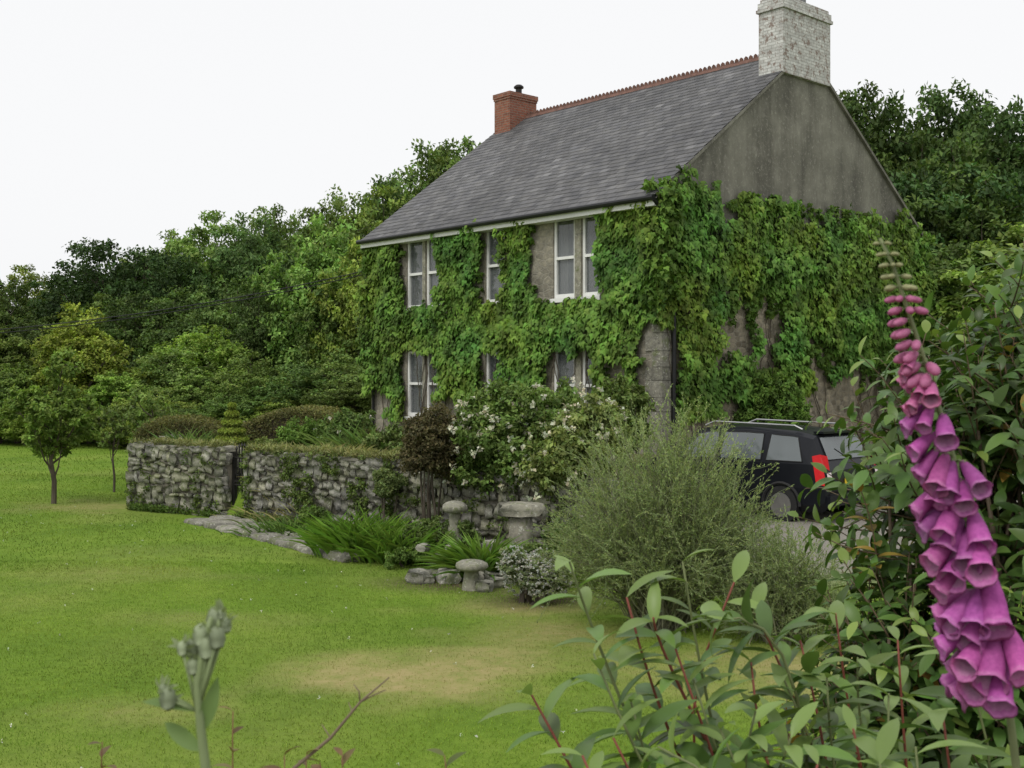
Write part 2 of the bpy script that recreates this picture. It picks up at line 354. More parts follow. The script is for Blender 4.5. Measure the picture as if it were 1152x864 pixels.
sd=sdpoly(x,y)
soil=np.clip((1-ss(.5,1.1,sd))*(x>-5)*(y<24)*(sd>-.2)*(x<3)+(sd<-0.1)*.7*(y<40)+blob(-.9,15.6,1.1,.7)+blob(.4,14.6,1.,.8),0,1)
soil=np.maximum(soil,(1-ss(3,6,y))*.7)
soil=np.maximum(soil,ss(50,60,y)*.6)
acc.C.append(np.stack([dry,grav,soil],1))
acc.obj('ground',['ground'],True,origin=np.zeros(3))
# grass
acc=Acc()
def blades(n,y0,y1,hh,ww,g):
    yy=np.sqrt(g.uniform(y0**2,y1**2,n));xx=g.uniform(-.5,.5,n)*yy
    sdd=sdpoly(xx,yy);dr0=dryf(xx,yy)
    k=(sdd>.95)&~((xx>2.5)&(yy>14.5))&(g.random(n)>dr0*.6);xx=xx[k];yy=yy[k];dr0=dr0[k];n=len(xx)
    p=np.stack([xx,yy,gz(xx,yy)-.005],1);d=g.normal(size=(n,3))*.45;d[:,2]=1
    nn=rdir(g,n);b=g.uniform(.65,1.35,n)*(1+.15*vnoise(xx,yy,.45,92)+.14*vnoise(xx,yy,1.6,93)+.09*np.sin((xx*.83+yy*.55)*3.0+vnoise(xx,yy,.3,94)*2))
    ye=.5+.5*vnoise(xx,yy,.8,95)
    dr=np.clip(dr0*g.uniform(.4,1.1,n),0,1)
    base=np.array([.155,.26,.034])[None]*(1+ye[:,None]*np.array([.35,.1,.25]))
    c=np.clip(base*b[:,None]*g.uniform(.93,1.07,(n,3)),0,1)*(1-dr[:,None])+np.array([.43,.36,.17])*dr[:,None]
    leaves(acc,p,d,nn,hh*g.uniform(.5,1.3,n)*(1-.4*dr),ww,T_D,0,c)
blades(140000,7.5,17,.032,.007,rng);blades(80000,16,32,.045,.014,rng);blades(22000,30,50,.07,.03,rng)
n=200;yy=np.sqrt(rng.uniform(64,600,n));xx=rng.uniform(-.48,.2,n)*yy;k=sdpoly(xx,yy)>1.2;xx=xx[k];yy=yy[k]
clumps(acc,np.stack([xx,yy,gz(xx,yy)+.035],1),.01,5,.018,(.75,.75,.7),rng,0,up=1.5)
acc.obj('grass',['leaf'])
# ================================================= HOUSE
house=empty('country_house',HW(5.5,5.5,1.1))
SL=11.06;W_=11.2;RT=5.5;EZ=6.98;RZ=11.1
ups=[(1.86,2.46),(2.68,3.42),(5.2,5.94),(7.82,8.46),(8.6,9.34)]
wins=[(a,b,4.7,6.63) for a,b in ups]+[(a,b,1.7,3.53) for a,b in ups]
acc=Acc()
def wallgrid(acc,sa,sb,za,zb,ops,depth,mat):
    S=sorted(set([sa,sb]+[o[0] for o in ops]+[o[1] for o in ops]));Zs=sorted(set([za,zb]+[o[2] for o in ops]+[o[3] for o in ops]))
    for i in range(len(S)-1):
        for j in range(len(Zs)-1):
            cs=(S[i]+S[i+1])/2;cz=(Zs[j]+Zs[j+1])/2
            if any(o[0]<cs<o[1] and o[2]<cz<o[3] for o in ops): continue
            acc.add(HW([S[i],S[i+1],S[i+1],S[i]],0,[Zs[j],Zs[j],Zs[j+1],Zs[j+1]]),[(0,1,2,3)],mat)
    for o in ops:
        for (p,q) in [((o[0],o[2]),(o[1],o[2])),((o[1],o[2]),(o[1],o[3])),((o[1],o[3]),(o[0],o[3])),((o[0],o[3]),(o[0],o[2]))]:
            acc.add(HW([p[0],q[0],q[0],p[0]],[0,0,depth,depth],[p[1],q[1],q[1],p[1]]),[(0,1,2,3)],mat)
wallgrid(acc,0,SL,-.3,EZ,wins,.2,0)
for s_,m_ in ((0,1),(SL,1)):
    acc.add(HW(s_,[0,W_,W_,RT,0],[-.3,-.3,EZ,RZ-.05,EZ]),[(0,1,2,3,4)],m_)
acc.add(HW([0,SL,SL,0],W_,[-.3,-.3,EZ,EZ]),[(0,1,2,3)],0)
acc.obj('walls',['hstone','render'],parent=house)
acc=Acc()
hbox(acc,-.03,0.02,.4,W_+.01,-.3,4.9,0);acc.obj('gable_rubble',['rubble'],parent=house)
acc=Acc()
g=np.random.default_rng(2)
z0=-.2
while z0<6.6:
    hh=g.uniform(.24,.4);k=g.random()>.5;b=.19*g.uniform(.8,1.2)
    hbox(acc,-.035-.01*g.random(),.45 if k else .26,-.035-.01*g.random(),.26 if k else .39,z0,z0+hh-.012,0,(b,b*.97,b*.86));z0+=hh
acc.obj('quoins',['stone'],parent=house)
acc=Acc()
for (a,b,z0,z1) in wins:
    fw=.075;t0,t1=.04,.13
    hbox(acc,a+.002,a+fw,t0,t1,z0,z1,0);hbox(acc,b-fw,b-.002,t0,t1,z0,z1,0)
    hbox(acc,a+fw,b-fw,t0,t1,z1-fw,z1-.002,0);hbox(acc,a+fw,b-fw,t0,t1,z0+.002,z0+.1,0)
    zm=(z0+z1)/2;hbox(acc,a+fw,b-fw,t0-.01,t1-.005,zm-.035,zm+.035,0)
    hbox(acc,a+fw,b-fw,.1,.105,z0+.1,zm-.035,1);hbox(acc,a+fw,b-fw,.08,.085,zm+.035,z1-fw,1)
    hbox(acc,a-.05,b+.05,-.07,.035,z0-.1,z0-.003,0)
    cw=(b-a)*.4
    for (c0,c1) in ((a+.03,a+cw),(b-cw,b-.03)):
        ns=10;sv=np.linspace(c0,c1,ns);tv=.22+.025*np.sin(np.arange(ns)*2.1)
        acc.add(np.concatenate([HW(sv,tv,z0),HW(sv,tv,z1)]),[(i,i+1,ns+i+1,ns+i) for i in range(ns-1)],2)
acc.obj('sash_windows',['white','glass','curtain'],parent=house)
acc=Acc()
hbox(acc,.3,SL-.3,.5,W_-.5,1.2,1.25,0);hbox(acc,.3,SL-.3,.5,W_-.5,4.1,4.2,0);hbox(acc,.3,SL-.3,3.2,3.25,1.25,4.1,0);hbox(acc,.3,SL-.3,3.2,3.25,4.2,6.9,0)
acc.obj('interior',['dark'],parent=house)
acc=Acc()
for (a,b) in ((1.86,3.42),(5.2,5.94),(7.82,9.34)):
    for z in (6.63,3.53): hbox(acc,a-.15,b+.15,-.02,.03,z+.002,z+.24,0,(.25,.24,.21))
    for (z0,z1) in ((4.7,6.63),(1.7,3.53)):
        if b-a>1: 
            m0,m1=(2.465,2.675) if a<3 else (8.465,8.595)
            hbox(acc,m0,m1,-.02,.03,z0,z1,0,(.28,.27,.23))
acc.obj('lintels',['stone'],parent=house)
# roof slates
acc=Acc();g=np.random.default_rng(3)
ov=.32;sl=(RZ-EZ)/RT
v=[];cc=[];nrow=34
for side in (0,1):
    half=RT if side==0 else W_-RT; slope=(RZ-EZ)/half; hy=math.hypot(1,slope); TL=(half+ov)*hy
    rows=nrow;rh=TL/rows
    for r_ in range(rows):
        w=.3;off=(r_%2)*.15
        sx=-.06-off
        while sx<SL+.1:
            a0=max(-.08,sx+.004);a1=min(SL+.12,sx+w-.004);sx+=w
            if a1-a0<.02: continue
            p0=r_*rh/hy-ov;p1=min((r_+1.35)*rh/hy-ov,half)
            jz=g.uniform(0,.008);up0=.035+jz;up1=.012
            tt0,tt1=(p0,p1) if side==0 else (W_-p0,W_-p1)
            z0=EZ+slope*p0;z1=EZ+slope*p1
            vn=float(vnoise(np.array([a0]),np.array([p0]),.6,97)[0])
            c=.108*g.uniform(.78,1.22)*(1+.18*vn);c=np.array([c,c*1.0,c*1.05])
            if g.random()<.05: c=c*1.35
            q=HW([a0,a1,a1,a0,a0,a1],[tt0,tt0,tt1,tt1,tt0,tt0],[z0+up0,z0+up0,z1+up1,z1+up1,z0+.01,z0+.01])
            v.append(q);cc.append(c)
acc.batch(np.array(v),[(0,1,2,3),(4,5,1,0)],0,np.array(cc))
acc.obj('slate_roof',['slate'],parent=house)
acc=Acc()
for side in (0,1):
    t0,t1=(-ov+.05,RT) if side==0 else (W_+ov-.05,RT)
    ze=EZ+((-ov+.05)*sl)
    acc.add(HW([-.05,SL+.08,SL+.08,-.05],[t0,t0,t1,t1],[ze,ze,RZ-.005,RZ-.005]),[(0,1,2,3)],0)
    acc.add(HW([-.085,-.085,-.085,-.085],[t0,t1,t1,t0],[ze-.07,RZ-.07,RZ+.02,ze+.02]),[(0,1,2,3)],1)
    acc.add(HW([-.085,0,0,-.085],[t0,t0,t1,t1],[ze-.07,ze-.07,RZ-.07,RZ-.07]),[(0,1,2,3)],1)
acc.obj('roof_deck',['dark','render'],parent=house)
acc=Acc()
ze=EZ-ov*sl
hbox(acc,-.05,SL+.1,-ov+.0,-ov+.03,ze-.2,ze-.03,0);hbox(acc,-.05,SL+.1,-ov+.03,-.002,ze-.2,ze-.18,0)
tube(acc,[HW(-.1,-ov-.07,ze-.03),HW(SL+.14,-ov-.07,ze-.03)],.065,10,1)
tube(acc,[HW(-.06,-ov-.05,ze-.05),HW(-.07,-.1,ze-.25),HW(-.08,.25,ze-.4),HW(-.1,.3,ze-.6),HW(-.1,.3,.4)],.045,8,1)
tube(acc,[HW(SL-.2,-.06,ze-.1),HW(SL-.2,-.08,1)],.04,8,1)
acc.obj('gutter_and_fascia',['white','black'],parent=house)
acc=Acc()
k=.66
while k<10.2:
    a0=k;a1=k+.3
    q=HW([a0,a1,a1,a0,a0,a1],[RT-.17,RT-.17,RT,RT,RT+.17,RT+.17],[RZ-.08,RZ-.08,RZ+.07,RZ+.07,RZ-.08,RZ-.08])
    acc.add(q,[(0,1,2,3),(3,2,5,4)],0)
    for c0 in (a0+.075,a0+.225):
        q=HW([c0-.06,c0+.06,c0+.05,c0,c0-.05]*2,[RT-.02]*5+[RT+.02]*5,[RZ+.05,RZ+.05,RZ+.12,RZ+.16,RZ+.12]*2)
        acc.add(q,[(0,1,2,3,4),(9,8,7,6,5)]+[(i,(i+1)%5,(i+1)%5+5,i+5) for i in range(5)],0)
    k+=.303
acc.obj('crested_ridge_tiles',['terra'],parent=house)
def chim(name,parts,matn):
    verts=[];faces=[];uvs=[]
    for (s0,s1,t0,t1,z0,z1) in parts:
        q=[(s0,t0),(s1,t0),(s1,t1),(s0,t1)];u=0
        for i in range(4):
            a=q[i];b=q[(i+1)%4];Ls=math.hypot(a[0]-b[0],a[1]-b[1]);n=len(verts)
            for (p,z) in ((a,z0),(b,z0),(b,z1),(a,z1)): verts.append(tuple(HW(p[0],p[1],z)))
            faces.append((n,n+1,n+2,n+3));uvs+=[(u,z0),(u+Ls,z0),(u+Ls,z1),(u,z1)];u+=Ls
        for z in (z0,z1):
            n=len(verts)
            for p in q: verts.append(tuple(HW(p[0],p[1],z)));uvs.append((p[0],p[1]))
            faces.append((n,n+1,n+2,n+3))
    me=bpy.data.meshes.new(name);me.from_pydata(verts,[],faces);uvl=me.uv_layers.new(name='UVMap')
    for i,l in enumerate(me.loops): uvl.data[i].uv=uvs[i]
    me.materials.append(M[matn]);o=bpy.data.objects.new(name,me);bpy.context.collection.objects.link(o);o.parent=house;o.matrix_parent_inverse=Matrix.Translation(-Vector(house.location))
chim('whitewashed_chimney',[(-.1,.62,4.42,6.5,10.28,11.86),(-.15,.67,4.37,6.55,11.863,11.94),(-.12,.64,4.4,6.52,11.943,12.1),(-.07,.6,4.45,6.47,12.103,12.2)],'brickwhite')
chim('red_brick_chimney',[(10.3,11.04,4.75,5.9,9.8,11.6),(10.28,11.06,4.73,5.92,11.603,11.67),(10.26,11.08,4.71,5.94,11.673,11.82)],'brickred')
acc=Acc()
for (s,t) in ((.28,4.9),(.28,5.75)): lathe(acc,HW(s,t,12.19),[(0,.16),(.06,.16),(.1,.13),(.55,.11),(.6,.14),(.66,.14),(.66,.1),(.5,.09)],14)
p=HW(10.6,5.4,11.81);lathe(acc,p,[(0,.14),(.05,.14),(.07,.1),(.22,.1)],12,1);lathe(acc,p+[0,0,.26],[(0,.16),(.05,.16),(.1,.1),(.12,.02)],12,1)
for a in range(4): tube(acc,[p+[.09*math.cos(a*1.57),.09*math.sin(a*1.57),.2],p+[.09*math.cos(a*1.57),.09*math.sin(a*1.57),.28]],.012,4,1)
acc.obj('chimney_pots',['potclay','iron'],parent=house)
# ---- creeper
g=np.random.default_rng(21)
acc=Acc()
IV=np.array([.13,.232,.04])
def inr(a,b,c,d,s,z): return (s>a)&(s<b)&(z>c)&(z<d)
def frontmask(s,z):
    e=vnoise(s,z,1.7,1)*.16+vnoise(s,z,5,2)*.12
    m=z<6.72+e*.6
    s2=s+e*.9;z2=z+e
    m&=~inr(1.82,4.05,4.72,9,s2,z2);m&=~inr(7.75,9.42,4.72,9,s2,z2);m&=~inr(5.14,6.05,4.7,9,s2,z2)
    m&=~inr(1.85,3.5,1,3.35,s2,z2);m&=~inr(5.2,5.95,1,3.4,s2,z2);m&=~inr(7.8,9.35,1,3.45,s2,z2)
    m&=~inr(-1,.42,-1,4.1,s2+e*.5,z2);m&=~inr(.85,1.4,-1,3.2,s2,z2);m&=~inr(9.9,12,-1,2.4,s2,z2)
    m&=~((z2<2.3)&(s<9));m&=~((z<1.6))
    for (a,b,z0,z1) in wins: m&=~inr(a+.02,b-.02,z0+.05,z1-.05,s,z)
    return m
def gabmask(t,z):
    e=vnoise(t,z,.9,5)*.4+vnoise(t,z,3.5,6)*.25+vnoise(t,z*0,4.5,7)*.18
    m=z<6.9+e*1.1+.35*(t<1.8)
    z2=z+e*.8;t2=t+e*.6
    bare=inr(1.9,4.2,3.2,4.65,t2,z2)&(vnoise(t,z,2.2,8)<.3)
    m&=~bare;m&=~((z2<3.5)&(t>4.3)&(vnoise(t,z,1.5,9)<.15));m&=~((z2<2.9)&(t>6));m&=~inr(-1,.42,-1,3.9,t2,z2)
    m&=~((z2<2.0));return m
def wallivy(n,umin,umax,zmin,zmax,mask,pt,outn,tang,seed,ls=.135):
    g=np.random.default_rng(seed);u=g.uniform(umin,umax,n);z=g.uniform(zmin,zmax,n);k=mask(u,z);u=u[k];z=z[k];n=len(u)
    bulge=.12+.24*np.clip(vnoise(u,z,1.3,seed+50)+.4,0,1)+.15*vnoise(u,z,3.1,seed+51)
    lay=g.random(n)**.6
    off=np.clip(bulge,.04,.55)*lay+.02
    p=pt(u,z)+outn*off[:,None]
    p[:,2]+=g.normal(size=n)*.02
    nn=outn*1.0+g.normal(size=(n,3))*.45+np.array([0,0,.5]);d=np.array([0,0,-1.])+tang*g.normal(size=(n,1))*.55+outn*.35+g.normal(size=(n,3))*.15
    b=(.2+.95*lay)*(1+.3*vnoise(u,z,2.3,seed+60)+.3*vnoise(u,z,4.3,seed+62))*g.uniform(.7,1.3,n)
    hue=vnoise(u,z,1.1,seed+61)
    base=IV[None]*(1+np.stack([.3*hue,.08*hue,-.1*hue],1))
    c=np.clip(base*b[:,None]*g.uniform(.9,1.1,(n,3)),0,1)
    L=ls*g.uniform(.55,1.3,n)
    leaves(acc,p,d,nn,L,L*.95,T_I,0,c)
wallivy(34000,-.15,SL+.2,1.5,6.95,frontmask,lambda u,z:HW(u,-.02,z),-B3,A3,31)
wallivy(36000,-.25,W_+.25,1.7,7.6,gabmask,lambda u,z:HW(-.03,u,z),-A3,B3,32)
for k in range(26):
    s=g.uniform(.6,10.8);pts=[];z=1.1
    while z<4.6: pts.append(HW(s,-.05,z));s+=g.normal()*.09;z+=.3
    tube(acc,pts,.012,4,1)
for k in range(34):
    s=g.uniform(.5,10.8);pts=[];z=.8
    while z<g.uniform(4,6.5): pts.append(HW(-.07,s,z));s+=g.normal()*.12;z+=.3
    if len(pts)>2: tube(acc,pts,.01,4,1)
cen=[]
for k in range(80):
    s=g.uniform(1.2,10.8);z=g.uniform(4.6,5.2) if s<4.6 else g.uniform(3.2,4.0)
    for j in range(int(g.integers(2,7))): cen.append(HW(-.12,s,z));s+=g.normal()*.05;z-=.16
for k in range(45):
    s=g.uniform(.1,11.2);z=6.9
    for j in range(int(g.integers(1,4))): cen.append(HW(-.08,s,z));s+=g.normal()*.06;z+=.13
for k in range(34):
    s=g.choice([1.75,4.1,5.1,6.05,7.75,9.45])+g.normal()*.06;z=g.uniform(4.7,6.6)
    cen.append(HW(s,-.12,z))
clumps(acc,np.array(cen),.1,9,.12,IV*.95,g,0,T_I,up=.3,asp=.95,droop=1,bv=(.6,1.15))
cen=np.concatenate([HW(g.uniform(-.3,.2,60),g.uniform(-.3,.3,60),g.uniform(4.3,7.1,60)),HW(g.uniform(-.25,.2,60),W_+g.uniform(-.1,.4,60),g.uniform(3.3,6.9,60)),HW(SL+g.uniform(-.1,.15,40),g.uniform(-.25,.1,40),g.uniform(2.5,6.6,40))])
clumps(acc,cen,.2,22,.13,IV,g,0,T_I,up=.3,asp=.95,droop=1,bv=(.55,1.2))
acc.obj('virginia_creeper',['leaf','bark'])
# ================================================= STONE WALL
def rcube():
    v=[];idx={}
    for x in (-1,0,1):
        for y in (-1,0,1):
            for z in (-1,0,1):
                if x==y==z==0: continue
                idx[(x,y,z)]=len(v);p=np.array([x,y,z],float);k=np.abs(p).sum();v.append(p*{1:1.0,2:.9,3:.78}[k])
    f=[]
    for ax in range(3):
        o=[i for i in range(3) if i!=ax]
        for sg in (-1,1):
            for i in (-1,0):
                for j in (-1,0):
                    q=[]
                    for (di,dj) in ((0,0),(1,0),(1,1),(0,1)):
                        p=[0,0,0];p[ax]=sg;p[o[0]]=i+di;p[o[1]]=j+dj;q.append(idx[tuple(p)])
                    f.append(tuple(q))
    return np.array(v),f
RC=rcube()
def stones(acc,P0,P1,ztop,th,g):
    P0=np.array(P0,float);P1=np.array(P1,float);L=np.linalg.norm(P1-P0);e=(P1-P0)/L;n=np.array([e[1],-e[0]])
    z00=-.15
    q=[P0+e*u+n*w for (u,w) in ((0,-th*.41),(L,-th*.41),(L,th*.41),(0,th*.41))]
    acc.add([(p[0],p[1],z00) for p in q]+[(p[0],p[1],ztop-.1) for p in q],BOXF,1)
    V=[];Cc=[]
    def st(c2,zc,w,d,h,r,b):
        v=RC[0]*(1+g.normal(size=RC[0].shape)*.12);v=v*np.array([w,d,h])
        v=np.stack([v[:,0]*math.cos(r)-v[:,2]*math.sin(r),v[:,1],v[:,0]*math.sin(r)+v[:,2]*math.cos(r)],1)
        V.append(np.stack([c2[0]+e[0]*v[:,0]+n[0]*v[:,1],c2[1]+e[1]*v[:,0]+n[1]*v[:,1],zc+v[:,2]],1))
        wm=g.uniform(.78,.98);Cc.append([b*1.02,b*.99,b*wm])
    for face in (1,-1):
        u0=0
        while u0<L:
            cw=min(g.uniform(.4,.9),L-u0)
            if L-u0-cw<.2: cw=L-u0
            z=z00
            while z<ztop-.05:
                h=g.uniform(.08,.27);h=min(h,ztop-z);u=u0-g.uniform(0,.12)
                while u<u0+cw:
                    w=g.uniform(.09,.34)*(1 if h>.12 else 1.1);w=min(w,u0+cw-u+.08)
                    hh=h*g.uniform(.8,1.2);c=P0+e*min(L,max(0,(u+w/2)))+n*face*(th*.38-.02+g.uniform(-.03,.03))
                    st(c,z+h/2+g.normal()*.02,w*.51,.1,hh*.52,g.normal()*.2,g.uniform(.17,.42));u+=w
                z+=h
            u0+=cw
    u=0
    while u<L:
        w=min(g.uniform(.15,.5),L-u+.03);c=P0+e*(u+w/2)+n*g.normal()*.03;st(c,ztop-.03+g.uniform(-.05,.05),w*.5,th*.5,g.uniform(.05,.1),g.normal()*.08,g.uniform(.22,.38));u+=w
    acc.batch(np.array(V),RC[1],0,np.array(Cc))
g=np.random.default_rng(9);acc=Acc()
stones(acc,(-8.03,24.1),(-5.66,22.65),1.36,.5,g)
stones(acc,(-5.14,22.35),(-1.9,19.75),1.32,.5,g)
stones(acc,(-1.9,19.75),(1.9,17.2),1.2,.5,g)
stones(acc,(-8.03,24.2),(-8.8,36),1.3,.5,g)
acc.obj('dry_stone_wall',['stone','mortar'],True)
acc=Acc();g=np.random.default_rng(10)
def wp(P0,P1,u,z,o=.3):
    P0=np.array(P0);P1=np.array(P1);e=P1-P0;e/=np.linalg.norm(e);n=np.array([e[1],-e[0]]) ;n=n if n[1]<0 else -n
    p=P0+(P1-P0)*u+n*o;return [p[0],p[1],z]
cs=[]
S1=((-8.03,24.1),(-5.66,22.65));S2=((-5.14,22.35),(-1.9,19.75));S3=((-1.9,19.75),(1.9,17.2))
for k in range(560):
    u=g.random();z=g.uniform(0.05,1.35)
    if vnoise(np.array([u*8]),np.array([z*1.0]),1.4,77)[0]>.0: cs.append(wp(*S2,u,z))
for k in range(130):
    u=g.random();z=g.uniform(.0,1.3)
    if vnoise(np.array([u*6]),np.array([z]),1.6,78)[0]>.05: cs.append(wp(*S1,u,z))
for k in range(60): cs.append(wp(*S3,g.random(),g.uniform(.3,1.2)))
clumps(acc,np.array(cs),.09,20,.05,(.13,.185,.045),g,0,T_D,asp=.8)
cs=[wp(*S2,g.random(),1.4,g.uniform(-.25,.2)) for i in range(130)]+[wp(*S1,g.random(),1.42,g.uniform(-.3,.2)) for i in range(45)]
clumps(acc,np.array(cs),.12,30,.11,(.25,.26,.1),g,0,T_D,asp=.16,droop=-.9,flat=.5)
cs=[wp(*S2,g.random(),1.38,g.uniform(-.3,.25)) for i in range(60)]
clumps(acc,np.array(cs),.12,30,.05,(.15,.2,.06),g,0,T_D,asp=.7)
cs=[wp(*S2,g.random(),g.uniform(.02,.14),g.uniform(.3,.6)) for i in range(120)]+[wp(*S1,g.random(),.06,.32) for i in range(50)]
clumps(acc,np.array(cs),.11,26,.07,(.12,.19,.04),g,0,T_D,asp=.4,droop=-.5)
acc.obj('wall_ivy',['leaf'])
acc=Acc();G0=np.array([-5.62,22.62]);G1=np.array([-5.18,22.38])
for k in range(8):
    p=G0+(G1-G0)*k/7;top=1.3+.12*math.sin(math.pi*k/7)
    tube(acc,[(p[0],p[1],.05),(p[0],p[1],top)],.016 if 0<k<7 else .035,6,0)
    if 0<k<7: lathe(acc,(p[0],p[1],top),[(0,.012),(.03,.03),(.09,.002)],6)
for z in (.12,.65,.72,1.2): tube(acc,[(G0[0],G0[1],z),(G1[0],G1[1],z)],.02,6,0)
for k in (1.5,3.5,5.5):
    p=G0+(G1-G0)*k/7;th=np.linspace(0,4.5*math.pi,26);e=(G1-G0)/np.linalg.norm(G1-G0);r=.03+.004*th
    tube(acc,[(p[0]+e[0]*r_*math.cos(t),p[1]+e[1]*r_*math.cos(t),.92+r_*1.6*math.sin(t)) for t,r_ in zip(th,r)],.008,4,0)
acc.obj('iron_gate',['iron'])
acc=Acc();g=np.random.default_rng(4)
p0=np.array([-6.3,21.7]);p1=np.array([-2.75,17.5]);e=(p1-p0)/np.linalg.norm(p1-p0);n=np.array([-e[1],e[0]]);u=0;LL=np.linalg.norm(p1-p0)
while u<LL:
    w=g.uniform(.4,.9)
    for row,(a,b) in enumerate(((-.15,.35),(.37,.8))):
        v=RC[0]*(1+g.normal(size=RC[0].shape)*.05)*np.array([w*.49,(b-a)*.5,.08]);c=p0+e*(u+w/2)+n*(a+b)/2
        Vv=np.stack([c[0]+e[0]*v[:,0]+n[0]*v[:,1],c[1]+e[1]*v[:,0]+n[1]*v[:,1],.05+g.normal()*.01+v[:,2]],1)
        bb=g.uniform(.2,.3);acc.add(Vv,RC[1],0,(bb,bb*.97,bb*.87))
    u+=w
acc.obj('stone_path',['stone'],True)
acc=Acc()
def rock(acc,p,r,g):
    v=RC[0]*(1+g.normal(size=RC[0].shape)*.12);v=v/np.maximum(np.linalg.norm(v,axis=1,keepdims=True),.01)**.45
    a=g.uniform(0,6);v=np.stack([v[:,0]*math.cos(a)-v[:,1]*math.sin(a),v[:,0]*math.sin(a)+v[:,1]*math.cos(a),v[:,2]*.7],1)*r
    b=g.uniform(.22,.38);acc.add(v+np.array(p),RC[1],0,(b,b*.98,b*.88))
for k in range(40):
    px=g.uniform(468,560);D=g.uniform(15.6,17.6);xx=(px-576)/F*D;rr=g.uniform(.06,.19);rock(acc,(xx,D,gz1(xx,D)+rr*.4+g.uniform(0,.35)*(D>16.4)),rr,g)
for (px,D,r_) in ((545,15.1,.13),(560,15.4,.12),(500,16.8,.18),(520,17,.15),(488,17.2,.17)): 
    xx=(px-576)/F*D;rock(acc,(xx,D,r_*.5+gz1(xx,D)),r_,g)
acc.obj('rockery_stones',['stone'],True)
def staddle(px,py,D,k,rs,hs):
    acc=Acc();x=(px-576)/F*D;z=H-(py-420)/F*D
    lathe(acc,(x,D,z),[(-.3,.2*rs),(0,.17*rs),(.15*hs,.14*rs),(.36*hs,.11*rs),(.37*hs,.13*rs),(.38*hs,.23*rs),(.42*hs,.265*rs),(.47*hs,.25*rs),(.51*hs,.17*rs),(.53*hs,.06*rs)],20,0,(k,k*.98,k*.84),.06)
    return acc.obj('staddle_stone',['stone'],True)
staddle(530,668,15.2,.25,.85,.88);staddle(511,606,17.2,.25,.75,1.1)
acc=Acc();D=16.8;x=(585-576)/F*D;zt=H-(566-420)/F*D
lathe(acc,(x,D,-.1),[(0,.2),(zt-.1,.17)],10,0,(.22,.21,.18),.15)
v=RC[0]*(1+np.random.default_rng(3).normal(size=RC[0].shape)*.06)*np.array([.38,.26,.1]);acc.add(v+[x,D,zt-.09],RC[1],0,(.28,.27,.23))
acc.obj('stone_table',['stone'],True)
# ================================================= GARDEN PLANTS
def atpx(px,D): return (px-576)/F*D
def hedge(name,path,w,hts,g,base,n,ls=.06):
    acc=Acc();path=np.array(path,float);K=len(path);t=np.linspace(0,K-1,n);
    q=np.stack([np.interp(t,np.arange(K),path[:,0]),np.interp(t,np.arange(K),path[:,1])],1);hh=np.interp(t,np.arange(K),hts)
    th=g.uniform(-.25,math.pi+.25,n);z0=gz(q[:,0],q[:,1]);e=nrm(np.gradient(path,axis=0));ex=np.stack([np.interp(t,np.arange(K),e[:,0]),np.interp(t,np.arange(K),e[:,1])],1);nn=np.stack([-ex[:,1],ex[:,0]],1)
    c=np.cos(th);s=np.sin(th);sc=np.sign(c)*np.abs(c)**.5;s2=np.clip(s,0,1)**.5
    zz=z0+(hh-z0)*np.where(np.abs(c)>.75,g.random(n),s2)
    jr=g.uniform(-.05,.03,n)
    p=np.stack([q[:,0]+nn[:,0]*(w*sc+jr),q[:,1]+nn[:,1]*(w*sc+jr),zz+jr],1)
    p[:,:2]+=g.normal(size=(n,2))*.02
    no=np.stack([nn[:,0]*c,nn[:,1]*c,s+.2],1)+g.normal(size=(n,3))*.4
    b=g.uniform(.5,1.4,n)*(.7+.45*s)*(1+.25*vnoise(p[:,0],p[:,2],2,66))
    leaves(acc,p,rdir(g,n),no,ls,ls*.6,T_D,0,jcol(g,base,n,b))
    V=[];hp=np.array(hts)
    for i in range(K):
        a=e[i];m=np.array([-a[1],a[0]]);zb=gz1(*path[i])-.1
        for (u,v) in ((-.88,0),(-.88,.6),(-.5,.9),(.5,.9),(.88,.6),(.88,0)): V.append((path[i][0]+m[0]*w*u,path[i][1]+m[1]*w*u,zb+(hp[i]-zb)*v))
    f=[(i*6+j,i*6+j+1,(i+1)*6+j+1,(i+1)*6+j) for i in range(K-1) for j in range(5)]+[(0,1,2,3,4,5),tuple((K-1)*6+j for j in range(6))]
    acc.add(V,f,1);return acc.obj(name,['leaf','bark'])
g=np.random.default_rng(14)
hp=[(168,29.0,482),(185,28.8,470),(210,28.5,468),(235,28.2,474),(262,28,484),(290,27.8,474),(315,27.6,462),(345,27.4,457),(372,27.2,460),(398,27,474),(415,26.8,490)]
hedge('topiary_hedge',[(atpx(a,b),b) for a,b,c in hp],.55,[H-(c-420)/F*b for a,b,c in hp],g,(.17,.17,.06),28000,.065)
acc=Acc();x0=atpx(261,25.0);zb=gz1(x0,25.0);n=9000;u=g.random(n)**.8;tier=.05*np.sin(u*34);r_=(.36*(1-u)+.03+tier*(1-u*.5));a=g.uniform(0,6.28,n)
p=np.stack([x0+r_*np.cos(a),25.0+r_*np.sin(a),zb+.1+u*1.02],1);leaves(acc,p,rdir(g,n),np.stack([np.cos(a),np.sin(a),.4+0*a],1)+g.normal(size=(n,3))*.3,.05,.035,T_D,0,jcol(g,(.26,.33,.055),n,g.uniform(.6,1.2,n)*(.8+.35*np.sin(u*34))))
tube(acc,[(x0,25.0,zb-.1),(x0,25.0,zb+1)],[.2,.02],8,1);acc.obj('cone_topiary',['leaf','bark'])
